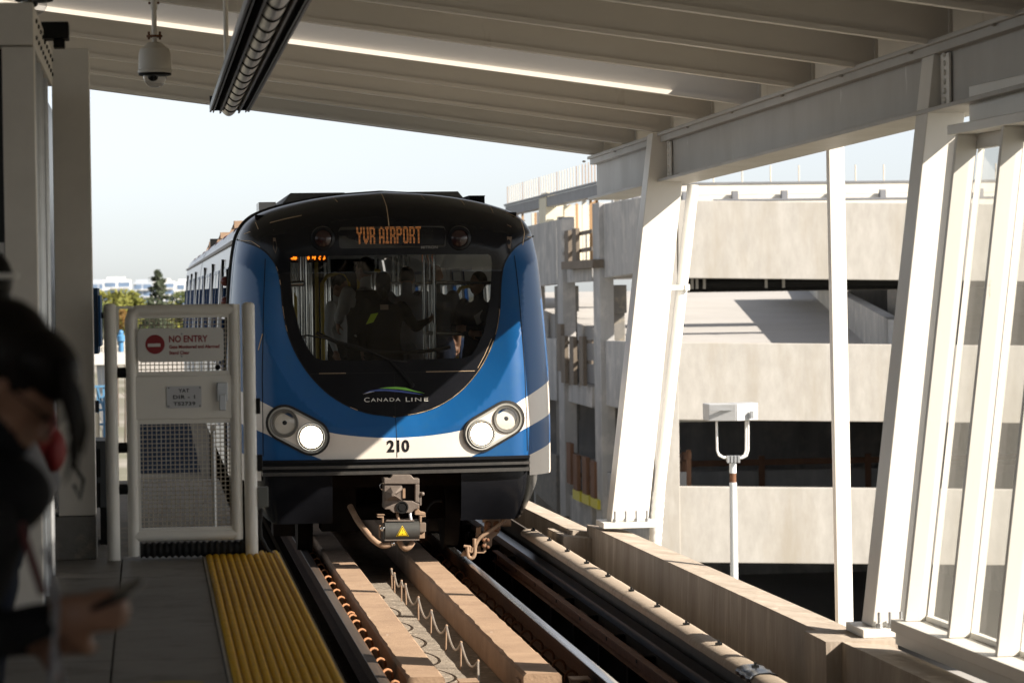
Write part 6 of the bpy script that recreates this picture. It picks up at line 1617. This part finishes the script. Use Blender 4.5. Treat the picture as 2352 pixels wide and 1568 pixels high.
# floodlight on a pole between the track and the garage
YL = 40.7
fl = thing("floodlight_pole", "white twin box floodlight on a slim pole in front of the garage", "floodlight", (W(1687, 1300, Y=YL).x, YL, -8))
def L_(px, py): q = W(px, py, Y=YL); return (q.x, q.z)
s = mb(mat("lamp_box_white", (.46, .47, .48), .45, col2=(.40, .41, .42), scale=4, amount=1)); a, b = L_(1628, 967), L_(1687, 927); c = L_(1743, 925); d_ = L_(1743, 965)
s.hexa([(a[0], YL, a[1]), (b[0], YL-.12, a[1]+.0), (b[0], YL+.4, a[1]), (a[0], YL+.45, a[1]), (a[0], YL, b[1]), (b[0], YL-.12, b[1]), (b[0], YL+.4, b[1]), (a[0], YL+.45, b[1])])
s.hexa([(b[0]+.004, YL-.12, a[1]), (c[0], YL+.05, d_[1]), (c[0], YL+.45, d_[1]), (b[0]+.004, YL+.4, a[1]), (b[0]+.004, YL-.12, b[1]), (c[0], YL+.05, c[1]), (c[0], YL+.45, c[1]), (b[0]+.004, YL+.4, b[1])])
s.build_each("lamp_box", parent=fl, bevel=.01)
s = mb(GALV); zz = L_(1660, 941)[1]; s.box(a[0]-.004, b[0]-.01, YL-.06, YL-.125+.02, zz-.004, zz+.004); q = L_(1724, 955); s.box(q[0]-.02, q[0]+.02, YL-.10, YL-.04, q[1]-.03, q[1]+.07); s.build("lamp_trim", parent=fl)
s = mb(mat("bracket_white", (.74, .74, .73), .4), True)
for off in (0, 5):
    P = [L_(1649-off*.0+off*.5, 968), L_(1650+off*.5, 1035), L_(1654+off*.5, 1046-off*.3), L_(1665, 1052-off*.4), L_(1684, 1053)]
    s.tube([(x, YL+.1+off*.015, z) for x, z in P], .016, 8)
    P = [L_(1722-off*.6, 958), L_(1722-off*.6, 1035), L_(1718-off*.6, 1047), L_(1708, 1052-off*.4), L_(1690, 1053)]
    s.tube([(x, YL+.1+off*.015, z) for x, z in P], .016, 8)
s.build_each("yoke", parent=fl)
s = mb(GALV); q = L_(1687, 1054); s.box(q[0]-.08, q[0]+.08, YL+.04, YL+.2, q[1]-.04, q[1]+.04)
for k in range(4): s.box(q[0]-.10+k*.05, q[0]-.07+k*.05, YL+.0, YL+.035, q[1]-.05, q[1]+.05)
s.build("clamp", parent=fl)
s = mb(mat("pole_white", (.70, .74, .76), .4), True); q = L_(1687, 1064); s.cyl((q[0], YL+.12, q[1]), (q[0], YL+.12, q[1]-.14), .05, 16); s.cyl((q[0], YL+.12, q[1]-.27), (q[0], YL+.12, -8), .052, 16, .075); s.build("pole", parent=fl)
s = mb(RUST, True); s.cyl((q[0], YL+.12, q[1]-.14), (q[0], YL+.12, q[1]-.27), .046, 16); s.build("rusty_collar", parent=fl)

# ================================================================== DISTANT LEFT: trees, blocks of flats, signals
def leafm(n, c1, c2): return mat(n, c1, .8, col2=c2, scale=1.5, amount=1)
LEAFY = leafm("leaf_yellow_green", (.17, .16, .02), (.07, .09, .015)); LEAFO = leafm("leaf_orange", (.22, .11, .02), (.08, .06, .015)); LEAFD = leafm("leaf_dark", (.045, .06, .03), (.02, .03, .015)); LEAFM = leafm("leaf_mid", (.08, .10, .02), (.035, .05, .015))
BARK = mat("bark", (.10, .075, .055), .9, col2=(.06, .045, .035), scale=3, amount=1)
def tree(loc, hgt, r, leaf, label, kind='round', n=1500, seed=1, grp="trees beyond the station"):
    t_ = thing("tree" if kind == 'round' else "conifer", label, "tree", loc, grp); rnd = random.Random(seed); L = Vector(loc)
    s = mb(BARK, True); s.tube([L, L+Vector((.1, 0, hgt*.4)), L+Vector((0, 0, hgt*.9))], [r*.10, r*.07, r*.02], 8)
    for k in range(7):
        a = rnd.uniform(0, 6.28); z = hgt*rnd.uniform(.35, .8); s.tube([L+Vector((0, 0, z)), L+Vector((cos(a)*r*.6, sin(a)*r*.6, z+r*.35))], [r*.035, r*.01], 6)
    s.build("trunk", parent=t_)
    s = mb(leaf); clumps = []
    if kind == 'round':
        for k in range(40):
            while True:
                q = Vector((rnd.uniform(-1, 1), rnd.uniform(-1, 1), rnd.uniform(-1, 1)))
                if .35 < q.length < 1: break
            clumps.append((L+Vector((q.x*r, q.y*r, hgt-r*1.02+q.z*r*1.0)), r*rnd.uniform(.20, .36)))
    else:
        for k in range(34):
            u = (k+.5)/34; z = hgt-r*3.2*(1-u); a = k*2.4+rnd.uniform(-.4, .4); rr_ = r*(.12+1.0*(1-u)**.8)*rnd.uniform(.5, 1.1)
            for f in (.35, .7, 1): clumps.append((L+Vector((cos(a)*rr_*f, sin(a)*rr_*f, z-rr_*.12*f)), r*.20*(1.15-u*.6)))
    for k in range(n):
        c, cr_ = clumps[rnd.randrange(len(clumps))]; q = Vector((rnd.gauss(0, .5), rnd.gauss(0, .5), rnd.gauss(0, .42)))*cr_
        p = c+q; sz = r*rnd.uniform(.045, .10) if kind == 'round' else r*rnd.uniform(.03, .085)
        u_ = Vector((rnd.uniform(-1, 1), rnd.uniform(-1, 1), rnd.uniform(-1, 1))).normalized(); v_ = u_.orthogonal().normalized()
        s.add([p-u_*sz-v_*sz*.6, p+u_*sz-v_*sz*.5, p+u_*sz*.8+v_*sz*.6, p-u_*sz*.7+v_*sz*.7], [(0, 1, 2, 3)])
    s.build("crown", parent=t_, recalc=False); return t_
def tree_at(px, pytop, Y, rpx, leaf, label, kind='round', n=1500, seed=1, base=-8):
    q = W(px, pytop, Y=Y); tree((q.x, Y, base), q.z-base, rpx/6860*Y, leaf, label, kind, n, seed)
tree_at(262, 656, 240, 58, LEAFY, "bushy yellow green tree beside the cream column, below the white flats", 'round', 3200, 3)
tree_at(236, 694, 225, 30, LEAFM, "small green tree next to the blue sign edge", 'round', 1500, 5)
tree_at(282, 712, 205, 22, LEAFO, "orange brown autumn tree between the gate post and the gate", 'round', 1700, 7)
tree_at(363, 622, 260, 50, LEAFD, "dark conifer with open branches rising above the gate", 'conifer', 2600, 9)
tree_at(425, 668, 300, 34, LEAFM, "green tree against the edge of the train side", 'round', 1500, 11)
tree_at(345, 690, 330, 46, LEAFM, "low green tree seen through the top wire panel, under the conifer", 'round', 1800, 13)
tree_at(398, 697, 300, 40, LEAFY, "low yellow green tree seen through the top wire panel beside the train", 'round', 1800, 15)
tree_at(314, 690, 280, 34, LEAFD, "dark green low tree between the yellow tree and the conifer", 'round', 1500, 17)
tree_at(228, 740, 150, 26, LEAFD, "dark shrub below the blue sign edge", 'round', 1000, 19)
FLATW = mat("flats_white", (.80, .80, .80), .6); FLATB = mat("flats_glass_blue", (.14, .20, .30), .3); FLATG = mat("flats_grey", (.42, .46, .52), .6)
def flats(px0, px1, ptop, Y, rows, label, wall=FLATW):
    a, b = W(px0, ptop, Y=Y), W(px1, ptop, Y=Y); zt = a.z; wd_ = b.x-a.x; dp = wd_*.7
    t_ = thing("apartment_block", label, "building", ((a.x+b.x)/2, Y, -8), "far blocks of flats")
    s = mb(wall); s.box(a.x, b.x, Y, Y+dp, -8, zt); s.box(a.x+wd_*.15, b.x-wd_*.2, Y+1, Y+dp-1, zt, zt+1.1); s.build("wall", parent=t_)
    hgt = 3.0
    for r_ in range(rows):
        z = zt-1.0-r_*hgt
        s = mb(FLATB); s.box(a.x+wd_*.06, a.x+wd_*.46, Y-.1, Y+.02, z-1.9, z); s.build("window", parent=t_)
        s = mb(FLATB); s.box(a.x+wd_*.54, a.x+wd_*.95, Y-.1, Y+.02, z-1.9, z); s.build("window", parent=t_)
        s = mb(FLATW); s.box(a.x+wd_*.3, b.x-wd_*.02, Y-1.6, Y-.11, z-2.3, z-2.05); s.build("balcony", parent=t_)
flats(206, 246, 648, 1300, 3, "blue glazed block of flats next to the cream column", FLATG)
flats(236, 301, 643, 1220, 3, "wide white block of flats behind the yellow green tree")
flats(305, 349, 648, 1260, 4, "block of flats with white balcony bands left of the conifer", FLATG)
flats(352, 402, 646, 1350, 4, "white block of flats behind the conifer")
flats(404, 446, 648, 1180, 4, "white block of flats partly behind the train side")
bs = mb(mat("blue_sign_edge", (.008, .05, .13), .35)); y = 20.5; a, b = W(217, 806, Y=y), W(230, 668, Y=y); bs.box(a.x-.03, b.x-.018, y+.02, y+.8, a.z-.02, b.z+.02)
sp = thing("platform_sign", "edge of a dark blue platform sign beside the cream column", "sign", (b.x, y, a.z)); bs.build("sign_panel", parent=sp)
s = mb(BLUE); s.box(b.x-.016, b.x, y, y+.78, a.z+.03, b.z-.03); s.build("sign_rim", parent=sp)
s = mb(BLACKM); q = W(238, 725, Y=y); s.box(b.x, b.x+.06, y+.3, y+.36, q.z-.02, q.z+.02); s.build("sign_arm", parent=sp)
yB = 120.0
br = thing("footbridge", "pale girder bridge with white railing seen past the gate post", "bridge", (-1.5, yB, -8))
a, b = W(190, 838, Y=yB), W(470, 806, Y=yB); s = mb(mat("bridge_white", (.62, .62, .60), .6)); s.box(a.x, b.x, yB, yB+2, a.z, b.z); s.build("girder", parent=br)
s = mb(PALEST)
zt = W(240, 781, Y=yB).z
s.box(a.x, b.x, yB, yB+.06, zt-.05, zt); s.box(a.x, b.x, yB, yB+.05, (zt+b.z)/2-.03, (zt+b.z)/2+.03)
for k in range(30): x = a.x+(b.x-a.x)*k/29; s.box(x-.03, x+.03, yB-.01, yB+.07, b.z, zt+.02)
s.build("railing", parent=br)
s = mb(GALV)
for px in (226, 236, 300, 380, 440): q = W(px, 838, Y=yB+1); s.beam((q.x, yB+1, q.z), (q.x+.5, yB+1, -8), .16, .16)
s.build_each("strut", parent=br)
y = 119.; s = mb(mat("signal_blue", (.07, .22, .42), .5), True); a = W(278, 808, Y=y); b = W(277, 764, Y=y); s.cyl((a.x, y, a.z), (a.x, y, b.z), .10, 12); zb_ = W(277, 780, Y=y).z; s.ball((a.x, y, b.z), .11, 12, 8); s.lathe((a.x, y, zb_-.1), [(.12, 0), (.17, .05), (.17, .25), (.10, .3)], 14)
tag(s.build("signal_post", loc=(a.x, y, a.z)), "light blue lineside signal post between the gate post and the gate", "signal")
y = 60.; s = mb(mat("cream_post", (.74, .64, .48), .6), True); a = W(223, 1012, Y=y); b = W(222, 948, Y=y); s.cyl((a.x, y, -8), (b.x, y, b.z), .05, 12); s.use(BLACKM, True).cyl((b.x, y, b.z+.01), (b.x, y, b.z+.25), .05, 12)
tag(s.build("marker_post", loc=(a.x, y, -8)), "cream marker post with black top beside the column", "post")
y = 70.; s = mb(mat("yard_blue_steel", (.10, .25, .42), .5))
for px in (224, 238): q = W(px, 860, Y=y); s.box(q.x-.03, q.x+.03, y, y+.06, -8, W(px, 885, Y=y).z)
for py in (888, 925, 942, 975): q0, q1 = W(205, py, Y=y), W(262, py-2, Y=y); s.beam(q0, q1, .05, .05)
s.beam(W(224, 925, Y=y), W(240, 905, Y=y), .04, .04); s.beam(W(224, 890, Y=y), W(238, 942, Y=y), .04, .04)
tag(s.build("steel_frame", loc=(-1, y, -8)), "blue steel lattice frame low behind the gate post", "steel frame")
y = 52.; s = mb(mat("shed_roof_tan", (.55, .43, .32), .8, col2=(.40, .30, .22), scale=1.5, amount=1)); s.add([W(300, 930, Y=48), W(480, 930, Y=48), W(470, 838, Y=90), W(290, 838, Y=90)], [(0, 1, 2, 3)])
q = W(300, 930, Y=48); q1 = W(480, 930, Y=48); s.use(CONC).box(q.x, q1.x, 48.02, 89, -8, q.z-.02)
tag(s.build("low_shed", loc=(0, 60, -8)), "low tan roofed shed below the platform end, seen through the wire panels", "shed")
